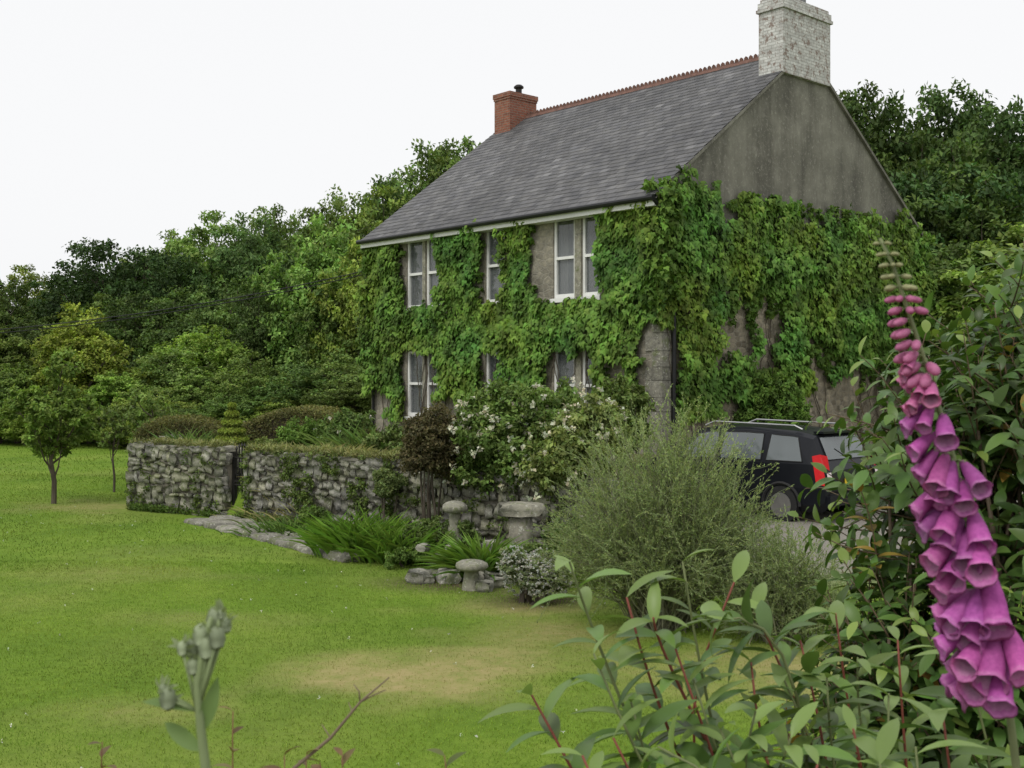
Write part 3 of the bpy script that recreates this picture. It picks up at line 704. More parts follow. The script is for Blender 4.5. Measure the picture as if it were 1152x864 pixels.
def strap(name,cx,cy,n,L,W,base,spread,seed,out=.3):
    g=np.random.default_rng(seed);acc=Acc();x=cx+g.normal(size=n)*spread;y=cy+g.normal(size=n)*spread*.6
    p=np.stack([x,y,gz(x,y)-.02],1);o=np.stack([x-cx,y-cy],1)/spread
    d=np.stack([o[:,0]*out+g.normal(size=n)*.25,o[:,1]*out+g.normal(size=n)*.25,np.ones(n)],1)
    nn=np.stack([-d[:,0],-d[:,1],np.full(n,.3)],1)+g.normal(size=(n,3))*.1
    leaves(acc,p,d,nn,L*g.uniform(.6,1.15,n),W,T_S,0,jcol(g,np.array(base)*1.25,n,g.uniform(.55,1.35,n)));return acc.obj(name,['leaf'])
strap('daylily_clump',atpx(402,17.6),17.7,560,.85,.035,(.12,.22,.03),.24,1,.22)
strap('daylily_clump',atpx(448,17.3),17.3,500,.75,.035,(.13,.22,.035),.22,2,.22)
strap('iris_clump',atpx(215,25),25.2,200,.7,.04,(.13,.2,.06),.35,3)
strap('iris_clump',atpx(420,24),23.5,260,.9,.04,(.12,.19,.05),.5,4)
strap('ornamental_grass',atpx(360,21.3),21.8,700,.55,.015,(.3,.29,.13),.6,5)
strap('fern',atpx(541,16.1),16.1,420,.78,.06,(.13,.22,.04),.15,6,.45)
strap('fern',atpx(325,20),19.9,260,.4,.03,(.1,.17,.04),.35,7)
bush('low_shrub',(atpx(355,19.6),19.6,.3),(.35,.3,.5),8,16,30,.05,(.11,.17,.04),seed=41)
bush('white_flowering_shrub',(atpx(597,14.3),14.3,.3),(.5,.4,.46),12,26,40,.045,(.15,.18,.09),seed=42,flowers=(1100,.022,(.66,.66,.6)))
bush('brown_beech_bush',(atpx(485,18.6),18.6,1.5),(.6,.6,1.2),14,26,50,.06,(.085,.075,.035),seed=43,stems=6,cr=.4)
bush('climbing_rose',(atpx(588,18.6),18.6,1.5),(1.5,1.0,1.75),36,36,44,.085,(.12,.18,.045),seed=44,flowers=(620,.065,(.8,.79,.62)),cr=.35)
bush('climbing_rose',(atpx(650,18),18.1,1.4),(.95,.9,1.7),22,32,46,.085,(.16,.2,.06),seed=45,flowers=(260,.06,(.78,.77,.58)),cr=.35)
bush('flowering_currant',(atpx(385,24.5),24.8,1.6),(.7,.6,1.0),12,18,30,.08,(.12,.18,.05),seed=46,flowers=(30,.05,(.7,.7,.6)))
bush('garden_shrub',(atpx(345,25.5),25.4,1.3),(.7,.6,.6),10,18,36,.07,(.12,.2,.04),seed=47)
bush('garden_shrub',(atpx(450,23),22.6,1.35),(.9,.6,.7),10,18,36,.07,(.14,.19,.06),seed=48)
bush('garden_shrub',(atpx(310,25.5),24.6,1.2),(.6,.5,.35),8,18,36,.06,(.16,.2,.06),seed=58)
q_=HW(-.7,3.2,0);bush('gable_shrub',(q_[0],q_[1],1.95),(.95,.7,1.3),16,24,40,.11,(.09,.155,.03),seed=49,T=T_O)
bush('garden_shrub',(atpx(700,21.5),21.5,1.8),(.7,.7,1.3),12,24,40,.09,(.12,.17,.045),seed=50)
bush('ground_cover_plants',(atpx(500,17.3),17.4,.35),(1.1,.5,.4),12,18,30,.06,(.12,.17,.05),seed=51,stems=2)
bush('ground_cover_plants',(atpx(640,15.5),15.7,.3),(1.0,.6,.7),12,20,36,.07,(.1,.15,.04),seed=52,stems=2)
bush('ground_cover_plants',(atpx(455,17),16.8,.1),(.5,.3,.25),8,14,26,.04,(.13,.2,.05),seed=53,stems=1)
bush('mounded_shrub',(atpx(440,19.6),19.4,.9),(.4,.35,.55),9,20,40,.05,(.13,.17,.06),seed=54,stems=3)
def wispy(name,cx,cy,rad,top,ns,seed,base,nt_=8):
    g=np.random.default_rng(seed);acc=Acc();zb=gz1(cx,cy);LP=[];LD=[]
    for k in range(ns):
        a=g.uniform(0,6.28);q=g.random()**.55;ex=cx+math.cos(a)*rad[0]*q;ey=cy+math.sin(a)*rad[1]*q;ez=zb+(top-zb)*(math.sqrt(max(0,1-q*q*.85)))*g.uniform(.4,1.06)
        b=np.array([cx+g.normal()*.15,cy+g.normal()*.15,zb-.05]);e=np.array([ex,ey,ez]);m=b*.45+e*.55+np.array([0,0,.12*(top-zb)])
        t=np.linspace(0,1,7)[:,None];c=b*(1-t)**2+2*m*t*(1-t)+e*t**2;c+=g.normal(size=c.shape)*.018
        tube(acc,c,np.linspace(.008,.002,7),3,2,c=(.18,.18,.11),cap=False)
        for w in range(nt_):
            tt=g.uniform(.3,1);i=tt*6;i0=min(5,int(i));p=c[i0]+(c[i0+1]-c[i0])*(i-i0);d=nrm(c[i0+1]-c[i0]+g.normal(size=3)*.16+np.array([0,0,.06]));L=g.uniform(.15,.5)
            e2=p+d*L;pm=(p+e2)/2+g.normal(size=3)*.02
            tube(acc,[p,pm,e2],[.0028,.0023,.0012],3,2,c=(.23,.28,.13),cap=False)
            n=24;u=g.random(n)[:,None];LP.append(p*(1-u)+e2*u);LD.append(np.repeat(d[None],n,0)+g.normal(size=(n,3))*.5)
    LP=np.concatenate(LP);LD=np.concatenate(LD);n=len(LP)
    hfac=np.clip((LP[:,2]-zb)/(top-zb),0,1)
    leaves(acc,LP,LD,rdir(g,n)+[0,0,.6],.034*g.uniform(.6,1.3,n),.011,T_D,0,jcol(g,base,n,g.uniform(.6,1.35,n)*(.75+.4*hfac)))
    return acc.obj(name,['leaf','bark','stem'])
wispy('broom_shrub',atpx(750,12.6),12.9,(1.4,1.2),2.45,620,61,(.285,.35,.145))
wispy('broom_shrub',atpx(885,12.0),12.2,(.75,.7),1.2,180,62,(.25,.31,.13))
# ================================================= CAR
def car():
    st=[(-2.16,.70,.45,.62,.66,.64),(-2.14,.80,.30,.86,.90,.74),(-2.08,.84,.24,.98,1.02,.76),(-1.84,.85,.22,1.0,1.46,.66),(-1.5,.86,.22,.99,1.53,.68),(-.6,.87,.22,.98,1.57,.69),(.25,.87,.22,.96,1.55,.68),(.55,.87,.22,.95,1.48,.66),(1.2,.86,.22,.93,1.0,.7),(1.7,.84,.24,.84,.9,.66),(2.05,.78,.28,.68,.74,.6),(2.16,.68,.4,.55,.6,.55)]
    V=[];n=13
    for (x,hw,zb,bz,tz,thw) in st:
        h=[(hw*.9,zb),(hw,zb+.12),(hw*1.0,(zb+bz)/2),(hw*.965,bz),(thw+.02,tz-.06),(thw-.08,tz-.008),(0,tz+.015)]
        for (yy,zz) in h[:-1]: V.append((x,yy,zz))
        V.append((x,0,h[-1][1]))
        for (yy,zz) in h[:-1][::-1]: V.append((x,-yy,zz))
    F_=[]
    for i in range(len(st)-1):
        for j in range(n-1): F_.append((i*n+j,i*n+j+1,(i+1)*n+j+1,(i+1)*n+j))
    F_.append(tuple(range(n)));F_.append(tuple((len(st)-1)*n+j for j in range(n)))
    acc=Acc();V=np.array(V);acc.add(V,F_,0)
    def bx(x0,x1,y0,y1,z0,z1,m):
        acc.add([(x0,y0,z0),(x1,y0,z0),(x1,y1,z0),(x0,y1,z0),(x0,y0,z1),(x1,y0,z1),(x1,y1,z1),(x0,y1,z1)],BOXF,m)
    def hwat(x,k): return np.interp(x,[s[0] for s in st],[s[k] for s in st])
    def sidept(x,f,sg,off=.008):
        hb=hwat(x,1)*.965;zb=hwat(x,3);ht=hwat(x,5)+.02;zt=hwat(x,4)-.06
        return (x,sg*(hb+(ht-hb)*f+off),zb+(zt-zb)*f+off*.3)
    for sg in (1,-1):
        # side glass panels set in the body: rear quarter, rear door, front door
        for (xa,xb,xc,xd) in ((-1.72,-1.02,-1.06,-1.58),(-.92,-.08,-.1,-.92),(.02,.95,.42,.02)):
            K=5;pts=[]
            for i in range(K+1):
                f=i/K;pts.append(sidept(xa+(xb-xa)*f,.08,sg))
            for i in range(K+1):
                f=i/K;pts.append(sidept(xd+(xc-xd)*f,.93,sg))
            acc.add(pts,[(i,i+1,K+2+i,K+1+i) for i in range(K)],1)
            loop=pts[:K+1]+pts[K+1:][::-1]
            tube(acc,loop+[loop[0]],.009,4,3)
        acc.add([(-2.168,sg*.64,.66),(-2.168,sg*.80,.66),(-2.02,sg*.880,.70),(-1.94,sg*.872,1.14),(-2.04,sg*.80,1.17),(-2.10,sg*.68,1.14)],[(0,1,4,5),(1,2,3,4)],2)
        acc.add([(-2.178,sg*.66,.80),(-2.178,sg*.79,.80),(-2.160,sg*.79,.88),(-2.160,sg*.66,.88)],[(0,1,2,3)],5)
        tube(acc,[(-1.6,sg*.62,1.55),(-1.45,sg*.62,1.61),(.2,sg*.62,1.63),(.4,sg*.62,1.555)],.016,6,4)
        acc.add(np.array(RC[0])*[.07,.09,.06]+[.85,sg*.96,1.02],RC[1],0)
        for xx in (-1.0,-.03): tube(acc,[(xx,sg*.876,.4),(xx,sg*.876,.7),sidept(xx,0,sg,.004)],.005,4,3)
        for xw in (-1.35,1.35):
            c=np.array([xw,sg*.78,.31])
            for (r,w,m) in ((.31,.1,3),(.2,.108,4)):
                a=np.arange(24)*math.pi/12
                v=[(c[0]+r*math.cos(t),c[1]+o*w,c[2]+r*math.sin(t)) for o in (-1,1) for t in a]
                acc.add(v,[(i,(i+1)%24,24+(i+1)%24,24+i) for i in range(24)]+[tuple(range(24)),tuple(range(24,48))],m)
            a=np.linspace(0,math.pi,14)
            tube(acc,[(c[0]+.36*math.cos(t),sg*.865,c[2]+.36*math.sin(t)) for t in a],.03,5,3)
        acc.add([(2.13,sg*.4,.62),(2.08,sg*.7,.62),(1.9,sg*.74,.78),(1.98,sg*.42,.8)],[(0,1,2,3)],4)
        bx(-.35,-.18,min(sg*.868,sg*.885),max(sg*.868,sg*.885),.83,.86,0)
        bx(-1.2,-1.05,min(sg*.868,sg*.885),max(sg*.868,sg*.885),.84,.87,0)
    # rear screen and windscreen
    acc.add([(-2.078,-.62,1.08),(-2.078,.62,1.08),(-1.878,.56,1.43),(-1.878,-.56,1.43)],[(0,1,2,3)],1)
    acc.add([(1.13,-.6,1.07),(1.13,.6,1.07),(.62,.54,1.455),(.62,-.54,1.455)],[(0,1,2,3)],1)
    bx(-2.19,-2.16,-.26,.26,.66,.77,6);bx(-2.22,-2.05,-.78,.78,.34,.5,0);bx(-1.93,-1.74,-.52,.52,1.485,1.52,0)
    tube(acc,[(-2.09,.02,1.07),(-1.99,.3,1.24)],.008,4,3);tube(acc,[(-1.2,0,1.56),(-1.45,0,1.76)],.004,4,3)
    return acc
me,o=car().mesh('parked_car',['paint','carglass','red','rubber','metal','lens','plate'],False,origin=np.zeros(3))
co=bpy.data.objects.new('parked_car',me);bpy.context.collection.objects.link(co)
rc=np.array([4.95,17.9]);cc_=rc+A*2.1+B*.85
co.location=(cc_[0],cc_[1],gz1(cc_[0],cc_[1])-.02);co.rotation_euler=(0,0,math.atan2(A[1],A[0]))
# ================================================= TREES
protos=[]
for i,(h,r,low,con,base) in enumerate([(12,5,.16,0,(.15,.22,.055)),(12,4.5,.1,.2,(.17,.25,.055)),(12,5.4,.14,0,(.105,.165,.045)),(12,4.2,.08,.35,(.18,.26,.065)),(12,5.2,.12,.1,(.13,.2,.058))]):
    a=treemesh('t%d'%i,100+i,h,r,.3,18,32,46,base,low,con,.024,(.28,.5));protos.append(a.mesh('woodland_tree_%d'%i,['leaf','bark'],False,origin=np.zeros(3))[0])
wood=empty('woodland',(0,60,3))
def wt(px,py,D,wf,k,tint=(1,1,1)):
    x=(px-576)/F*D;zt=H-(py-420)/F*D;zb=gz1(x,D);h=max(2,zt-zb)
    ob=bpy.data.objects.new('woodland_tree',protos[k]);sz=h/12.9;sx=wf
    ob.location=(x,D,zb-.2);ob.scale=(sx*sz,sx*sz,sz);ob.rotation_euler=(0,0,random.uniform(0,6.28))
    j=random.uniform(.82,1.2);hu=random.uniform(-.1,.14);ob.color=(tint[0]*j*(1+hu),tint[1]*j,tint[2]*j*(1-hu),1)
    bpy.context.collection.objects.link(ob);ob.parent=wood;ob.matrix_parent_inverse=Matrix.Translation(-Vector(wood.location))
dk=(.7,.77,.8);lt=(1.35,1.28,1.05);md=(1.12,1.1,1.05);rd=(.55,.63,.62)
L_=[(-60,300,62,1,0,md),(-10,305,60,1,2,dk),(35,294,64,.95,0,md),(85,292,66,1,2,dk),(130,262,60,1.05,2,(.5,.58,.65)),(165,270,58,.9,2,dk),(200,254,64,.8,4,md),(238,234,62,.9,0,md),(280,238,60,.8,4,md),(318,226,64,.8,0,md),(355,226,68,.8,2,md),(385,214,66,.85,4,md),(425,206,68,.8,0,md),(450,198,70,.8,4,md),(475,188,72,.8,2,md),(500,174,74,.8,0,md),(522,162,75,.8,4,md),(545,146,76,.8,2,md),(575,142,78,.8,0,md),(615,190,78,.8,2,md),
 (355,236,49,.85,3,(1.1,1.12,1.0)),(400,262,47,.7,3,lt),(405,300,48,.9,0,md),(300,312,50,.8,4,dk),(240,300,54,1.,2,md),(180,320,54,1,2,dk),(120,325,56,1.1,0,dk),(50,350,56,1.1,4,dk),(-20,350,54,1.2,0,md),
 (85,336,47,1.15,3,lt),(20,395,46,1.4,1,md),(60,405,48,1.4,3,md),(235,350,47,1.2,1,lt),(200,385,46,1.4,4,md),(165,390,47,1.4,1,lt),(290,390,45,1.4,0,md),(130,405,45,1.4,1,lt),(340,400,44,1.4,2,md),(385,395,43,1.4,4,md),(415,410,43,1.4,3,md),(225,415,44,1.5,3,md),(60,425,46,1.6,0,md),(30,435,45,1.7,1,lt),(-40,410,46,1.8,2,md),(440,380,46,1.3,0,md),(320,425,43,1.7,3,md),(275,430,43,1.7,4,lt),(190,430,44,1.7,0,md),(150,440,44,1.8,3,md),(100,440,46,1.9,4,lt),(250,445,42.5,1.8,1,md),(360,440,42,1.8,0,md),(0,450,46,2,0,md),(300,455,42,2,3,lt),(210,455,42.5,2,2,md),(120,462,45,2,0,md),(55,462,46,2,3,md),(400,450,41,1.7,2,md),(150,470,43.5,2,3,md),(-50,460,46,2,4,md),
 (905,112,56,.7,2,rd),(945,96,52,.7,2,rd),(985,86,50,.7,0,rd),(1030,94,50,.7,2,dk),(1075,92,48,.75,4,rd),(1120,110,48,.75,0,rd),(1165,118,46,.85,2,rd),(1220,120,48,1,2,dk),(1280,130,48,1,0,dk),
 (960,150,44,.8,2,rd),(1010,165,43,.8,2,rd),(1065,150,42,.85,0,rd),(1120,170,41,.9,2,dk),(1175,180,42,1,0,dk),(990,220,40,1.1,2,rd),(1050,235,39,1.1,2,dk),(1110,225,38,1.1,0,rd),(1160,240,36,1.2,2,md),(1140,262,30,1.4,1,md),(1230,200,36,1.3,0,md)]
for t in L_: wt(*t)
for k in range(12): wt(random.uniform(-700,-100),random.uniform(290,340),random.uniform(60,90),1,random.randint(0,4),md)
for k in range(8): wt(random.uniform(1320,1800),random.uniform(100,160),random.uniform(50,75),1,random.randint(0,4),dk)
def lawntree(name,px,pyb,top,r,seed,base,ls=.11,low=.25,trunk=.02,nper=40,nc=20,nl=14):
    D=H*F/(pyb-420);x=(px-576)/F*D;h=(H-(top-420)/F*D)*.95
    a=treemesh(name,seed,h,r,ls,nl,nc,nper,base,low,0,trunk,(.25,.42));me,_=a.mesh(name,['leaf','bark'],False,origin=np.zeros(3))
    ob=bpy.data.objects.new(name,me);ob.location=(x,D,gz1(x,D));bpy.context.collection.objects.link(ob)
lawntree('fruit_tree',60,566,402,1.0,201,(.18,.265,.055),.1,.26,.018,34,20,16)
lawntree('sapling_tree',128,552,438,.6,202,(.16,.22,.06),.09,.4,.012,16,9,9)
lawntree('fruit_tree',172,535,430,1.1,203,(.17,.24,.06),.11,.25,.02,26,14,12)
acc=Acc()
for dz in (0,.35):
    a=P(-200,385,34);b=HW(SL+.02,1,6.1)+[0,0,dz*.3];a[2]+=dz*.3
    t=np.linspace(0,1,24)[:,None];c=a*(1-t)+b*t;c[:,2]-=(4*t*(1-t))[:,0]*.5;tube(acc,c,.014,4,0)
acc.obj('power_line',['black'])
a=P(-200,385,34);acc=Acc();tube(acc,[(a[0],a[1],gz1(a[0],a[1])-.3),(a[0],a[1],a[2]+.4)],[.14,.1],10,0);acc.obj('utility_pole',['bark'])
# ================================================= FOREGROUND
def shoot(acc,b,e,n,L,W,base,g,stem=(.16,.05,.04),bow=.1,T=T_L,r0=.004,start=.2,tipcol=None,mat=0,outk=1.15):
    b=np.array(b,float);e=np.array(e,float);ln=np.linalg.norm(e-b)
    m=(b+e)/2+g.normal(size=3)*ln*bow*.6+np.array([0,0,-ln*bow*.3]);t=np.linspace(0,1,8)[:,None];c=b*(1-t)**2+2*m*t*(1-t)+e*t*t
    tube(acc,c,np.linspace(r0,r0*.45,8),5,1,stem)
    tt=np.linspace(start,1,n)+g.normal(size=n)*.015;tt=np.clip(tt,0,1);i=tt*7;i0=np.clip(i.astype(int),0,6);p=c[i0]+(c[i0+1]-c[i0])*(i-i0)[:,None];d=nrm(c[i0+1]-c[i0])
    a=np.arange(n)*2.4+g.uniform(0,6)+g.normal(size=n)*.3
    u=nrm(np.cross(d,np.array([0,.3,1.])+0*d));w=np.cross(d,u);o=u*np.cos(a)[:,None]+w*np.sin(a)[:,None]
    f=np.linspace(.25,.9,n)[:,None];ld=o*(outk-f*.35)+d*(.3+f*.4)+g.normal(size=(n,3))*.15;ld[:,2]+=.02
    nn=d*.8-o*.2+np.array([0,0,.9])+g.normal(size=(n,3))*.25
    sz=np.interp(np.linspace(0,1,n),[0,.3,.8,1],[.8,1,.95,.75])*g.uniform(.7,1.2,n)
    br=g.uniform(.55,1.3,n);cc=jcol(g,base,n,br)
    if tipcol is not None: k=tt>.9;cc[k]=np.array(tipcol)*g.uniform(.8,1.2,(k.sum(),1))
    leaves(acc,p,ld,nn,L*sz,W*sz,T,mat,cc)
acc=Acc()
def camel(cen,rad,ns,leafL,seed,fac=1.0):
    g=np.random.default_rng(seed);cen=np.array(cen);rad=np.array(rad);root=np.array([cen[0]+.1,cen[1],gz1(cen[0],cen[1])-.1])
    for k in range(ns):
        u=nrm(g.normal(size=3));
        if u[2]<-.55: u[2]*=-1
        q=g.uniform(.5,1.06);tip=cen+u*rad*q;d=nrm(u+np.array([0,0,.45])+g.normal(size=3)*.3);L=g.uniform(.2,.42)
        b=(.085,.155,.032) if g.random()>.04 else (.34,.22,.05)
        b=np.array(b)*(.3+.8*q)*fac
        shoot(acc,tip-d*L,tip,10,leafL,leafL*.42,b,g,(.14,.1,.06),.1,T_L,.0035,.12,tipcol=(.2,.28,.06) if g.random()<.35 else None)
        if k%5==0: tube(acc,[root,(root+tip)/2+g.normal(size=3)*.08,tip-d*L],[.025,.012,.005],5,1,(.12,.09,.06))
camel((1.66,3.7,2.5),(.66,.7,.64),380,.095,301)
camel((1.24,3.4,1.93),(.39,.55,.46),220,.09,302)
camel((2.1,3.9,2.8),(.72,.7,.6),250,.095,303)
camel((1.75,3.2,1.6),(.85,.55,.7),320,.09,304)
camel((1.12,3.5,1.48),(.34,.45,.46),130,.09,305)
acc.obj('camellia_bush',['gloss','stem'],True)
acc=Acc();g=np.random.default_rng(88)
tips=[(640,630,1.9),(768,632,2.0),(826,655,2.1),(705,672,1.95),(598,782,1.8),(668,735,1.8),(735,695,1.9),(800,700,2.0),(850,690,2.1),(845,745,2.0),(780,765,1.9),(710,790,1.8),(655,850,1.65),(740,840,1.7),(810,820,1.8),(880,760,2.0),(900,720,2.1),(930,760,2.0),(965,740,2.1),(1000,780,1.9),(890,830,1.8),(960,820,1.8),(1030,840,1.7),(850,800,1.8),(1010,720,2.1),(780,860,1.7),(1060,800,1.8),(940,690,2.2),(920,860,1.7),(1080,740,2.0),(990,860,1.7),(690,830,1.75),(830,860,1.7),(760,730,1.9)]
for i,(px,py,D) in enumerate(tips):
    bx_=px+ (830-px)*.45+90+g.normal()*30; e=P(px,py,D);b=P(bx_,max(960,py+270)+g.uniform(0,60),D+.05+g.normal()*.06)
    red=g.random()<.6
    shoot(acc,b,e,int(17),.12,.034,(.105,.185,.045) if i%3 else (.15,.24,.055),g,(.25,.07,.05) if red else (.17,.2,.08),.3,T_L,.0042,.15,tipcol=(.2,.29,.08),outk=1.35)
    b2=np.array([.55+g.normal()*.15,2.3+g.normal()*.1,1.1]);tube(acc,[b2,(b+b2)/2,b],[.008,.006,.0045],5,1,(.12,.07,.05))
acc.obj('red_stemmed_shrub',['gloss','stem'],True)
# foxglove
g=np.random.default_rng(5);acc=Acc()
sp=[(1152,960,1.44),(1143,860,1.43),(1128,740,1.42),(1110,650,1.42),(1090,580,1.42),(1068,500,1.41),(1045,420,1.41),(1025,360,1.4),(1003,295,1.4),(990,268,1.4)]
c=np.array([P(*q) for q in sp]);full=np.concatenate([[[.66,1.45,1.15]],[[.665,1.45,1.8]],c])
tube(acc,full,np.interp(np.arange(len(full)),[0,len(full)-1],[.0068,.002]),8,1,(.2,.23,.11))
yy=np.array([q[1] for q in sp])[::-1]
def stem_at(y): return np.array([np.interp(y,yy,c[::-1,k]) for k in range(3)])
def bell(acc,p,ax,L,R,colr,g):
    prof=[(0,.3),(.06,.42),(.2,.55),(.42,.72),(.65,.84),(.84,.88),(.95,.98),(1.0,1.16),(.97,1.02),(.8,.8),(.4,.6)];seg=16
    ax=ax/np.linalg.norm(ax);u=np.cross(ax,[0,0,1.]);u/=np.linalg.norm(u);w=np.cross(u,ax)
    V=[];Cs=[];bend=g.uniform(.05,.2)
    for i,(t,r) in enumerate(prof):
        for j in range(seg):
            a=j*2*math.pi/seg;lip=(t>.9)
            ext=1+((.13*max(0,-math.sin(a))+.03*math.cos(5*a)) if lip else 0)
            V.append(p+ax*L*t*ext+np.array([0,0,-1])*L*bend*t*t+(u*math.cos(a)+w*math.sin(a)*.85)*R*r*(1+.03*math.cos(5*a+1)))
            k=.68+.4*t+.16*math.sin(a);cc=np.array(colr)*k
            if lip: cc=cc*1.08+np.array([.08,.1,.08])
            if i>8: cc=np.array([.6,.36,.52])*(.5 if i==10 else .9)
            Cs.append(cc)
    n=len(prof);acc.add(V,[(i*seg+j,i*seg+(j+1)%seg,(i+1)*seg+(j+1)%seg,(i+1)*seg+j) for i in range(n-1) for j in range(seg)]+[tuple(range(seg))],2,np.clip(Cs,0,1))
y=790;row=0
while y>400:
    f=(y-400)/390;L=np.interp(f,[0,.25,.6,1],[.022,.04,.056,.058]);R=np.interp(f,[0,.25,.6,1],[.0068,.0125,.0178,.019])
    yaws=[2.85,3.45,4.15,4.7] if row%2 else [3.15,3.8,2.55,4.45]
    for q_i,yw in enumerate(yaws[:4 if f>.35 else 3]):
        s=stem_at(y-q_i*7-30*f+g.normal()*6)
        yaw=yw+g.normal()*.18;o=np.array([math.cos(yaw),math.sin(yaw),0]);ax=o*(.66+.12*f+g.normal()*.13)+np.array([0,0,-.72+g.normal()*.13])
        p0=s+o*(.014+.006*f)+np.array([0,0,.002])
        cr=np.array([.54,.12,.43])*g.uniform(.8,1.15)*(1+g.normal(size=3)*.05) if f>.15 else np.array([.6,.17,.38])
        tube(acc,[s,s+o*.01+[0,0,.004],p0],[.0016,.0016,.0028],5,1,(.2,.24,.1))
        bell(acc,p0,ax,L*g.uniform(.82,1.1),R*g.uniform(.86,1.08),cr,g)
        n=5;a=np.arange(n)*1.256;axn=nrm(ax);u=nrm(np.cross(axn,[0,0,1.]));w=np.cross(u,axn)
        dd=axn*.9+(u*np.cos(a)[:,None]+w*np.sin(a)[:,None])*.7
        leaves(acc,np.repeat(p0[None]-axn*.003,n,0),dd,np.repeat(-axn[None],n,0)+dd,.016*(.6+.5*f),.009,T_O,0,np.tile([.2,.27,.1],(n,1)))
    y-=(35 if f>.5 else 27 if f>.2 else 19);row+=1
y=418
while y>272:
    s=stem_at(y);f=(y-272)/146
    for yaw in ((2.7,3.5,4.3) if f>.55 else (2.7,3.6,4.6,5.8)):
        yw=yaw+g.normal()*.35;o=np.array([math.cos(yw),math.sin(yw),-.5+.5*(1-f)]);r=.002+.0055*f
        p=s+nrm(o)*(.004+.008*f);pts=[p,p+nrm(o)*r*1.4,p+nrm(o)*r*3,p+nrm(o)*r*3.8];pink=f>.42
        tube(acc,pts,[r*.6,r,r*.85,r*.3],8,2 if pink else 1,(.62,.22,.4) if pink else (.33,.33,.17))
        tube(acc,[s,p],.0012,4,1,(.2,.24,.12))
        leaves(acc,np.array([p,p]),np.array([o,o+[0,0,.5]]),np.array([[0,0,1.],[0,-1,0.]]),.007+.005*f,.005,T_O,0,np.array([[.22,.26,.12]]*2))
    y-=12
acc.obj('foxglove',['leaf','stem','petal'],True)
# out of focus bud stalk
acc=Acc();g=np.random.default_rng(6);D=.95
st_=[P(236,1100,D),P(236,900,D),P(226,820,D),P(222,770,D),P(232,715,D),P(238,695,D)]
tube(acc,[(-.28,1.0,1.2)]+st_,np.linspace(.0055,.0025,7),8,1,(.24,.3,.14))
for (px,py,r) in ((238,702,.0105),(226,715,.009),(213,733,.008),(246,716,.009),(233,728,.010),(217,750,.007),(190,785,.009),(184,776,.005),(205,730,.006),(252,706,.006),(227,742,.0095),(250,690,.004)):
    p=P(px,py,D)+g.normal(size=3)*[0,.008,0]
    v=RC[0]/np.linalg.norm(RC[0],axis=1,keepdims=True)*r;acc.add(v*[.85,.85,1.2]+p,RC[1],1,np.array((.27,.32,.19))*g.uniform(.75,1.2))
    tube(acc,[p,(p+P(223,790,D))/2-[0,0,.004],P(222,800,D)],.0016,5,1,(.24,.3,.14))
    leaves(acc,np.array([p]*6),g.normal(size=(6,3))*.5+[0,0,1],rdir(g,6),.014,.005,T_O,0,np.array([[.25,.3,.16]]*6))
leaves(acc,np.array([P(225,825,D),P(228,845,D),P(222,800,D)]),np.array([[.35,0,1.],[-.5,.2,.25],[-.7,0,.2]]),np.array([[.4,-1,0],[0,-1,.3],[0,-.5,1]]),.05,.014,T_L2,0,np.array([[.16,.24,.08]]*3))
acc.obj('thistle_bud_stalk',['leaf','stem'],True)
acc=Acc();D=1.5
tube(acc,[P(300,960,D),P(330,865,D),P(372,830,D),P(405,790,D),P(438,762,D)],[.003,.0028,.0024,.0018,.0008],6,1,(.2,.15,.1))
tube(acc,[P(405,790,D),P(418,783,D),P(434,776,D)],[.0014,.001,.0006],5,1,(.2,.15,.1));tube(acc,[P(372,830,D),P(362,815,D+.02)],[.0013,.0007],5,1,(.2,.15,.1))
tube(acc,[P(405,790,D),P(404,778,D),P(398,770,D)],[.0012,.001,.0006],5,1,(.2,.15,.1));tube(acc,[P(388,812,D),P(396,800,D+.01),P(392,790,D+.02)],[.0012,.001,.0006],5,1,(.2,.15,.1))
for (px,py) in ((320,850),(345,848),(385,850),(360,858),(500,850),(115,835),(262,800)):
    shoot(acc,P(px+10,1000,D),P(px,py,D),8,.04,.014,(.2,.15,.07) if px<400 else (.16,.2,.07),g,(.22,.1,.06),.08,T_L,.0016,.3)
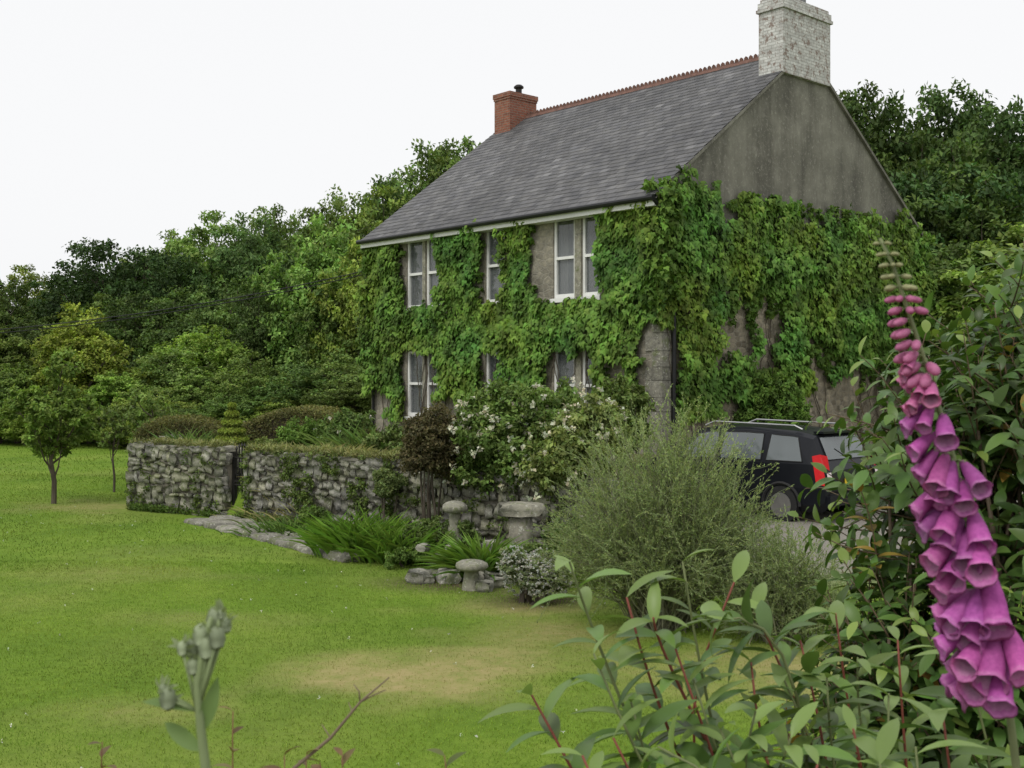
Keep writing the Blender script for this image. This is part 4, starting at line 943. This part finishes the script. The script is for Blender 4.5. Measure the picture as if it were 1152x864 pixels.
acc.obj('bramble_twig',['leaf','stem'],True)
strap('bank_grass',1.0,3.0,500,.5,.008,(.12,.16,.05),.9,71)
# ================================================= WORLD / LIGHT
w=bpy.data.worlds.new('World');bpy.context.scene.world=w;w.use_nodes=True;nt=w.node_tree;nt.nodes.clear()
o=nt.nodes.new('ShaderNodeOutputWorld');bg=nt.nodes.new('ShaderNodeBackground');sky=nt.nodes.new('ShaderNodeTexSky');sky.sky_type='NISHITA';sky.sun_disc=False
EL,RO=math.radians(52),math.radians(215)
sky.sun_elevation=EL;sky.sun_rotation=RO;sky.air_density=1;sky.dust_density=4;sky.ozone_density=1
hs=nt.nodes.new('ShaderNodeHueSaturation');hs.inputs['Saturation'].default_value=.12;nt.links.new(sky.outputs[0],hs.inputs['Color'])
mx=nt.nodes.new('ShaderNodeMix');mx.data_type='RGBA';mx.inputs[0].default_value=.88;mx.inputs[7].default_value=(9.3,9.35,9.45,1);nt.links.new(hs.outputs[0],mx.inputs[6])
nt.links.new(mx.outputs[2],bg.inputs[0]);bg.inputs[1].default_value=.11;nt.links.new(bg.outputs[0],o.inputs[0])
sd_=bpy.data.lights.new('sun','SUN');sd_.energy=1.4;sd_.angle=math.radians(18);sd_.color=(1,.97,.9)
so=bpy.data.objects.new('sun',sd_);bpy.context.collection.objects.link(so)
dv=Vector((math.sin(RO)*math.cos(EL),math.cos(RO)*math.cos(EL),math.sin(EL)));so.rotation_euler=dv.to_track_quat('Z','Y').to_euler();so.location=(0,0,40)
cam=bpy.data.cameras.new('camera');cam.lens=36*F/1152;cam.sensor_width=36;cam.shift_y=-12/1152;cam.clip_end=3000;cam.clip_start=.05
cam.dof.use_dof=True;cam.dof.focus_distance=20;cam.dof.aperture_fstop=14
cobj=bpy.data.objects.new('camera',cam);bpy.context.collection.objects.link(cobj);cobj.location=(0,0,H);cobj.rotation_euler=(math.radians(90),0,0)
bpy.context.scene.camera=cobj
bpy.context.scene.view_settings.view_transform='Standard';bpy.context.scene.view_settings.look='None'
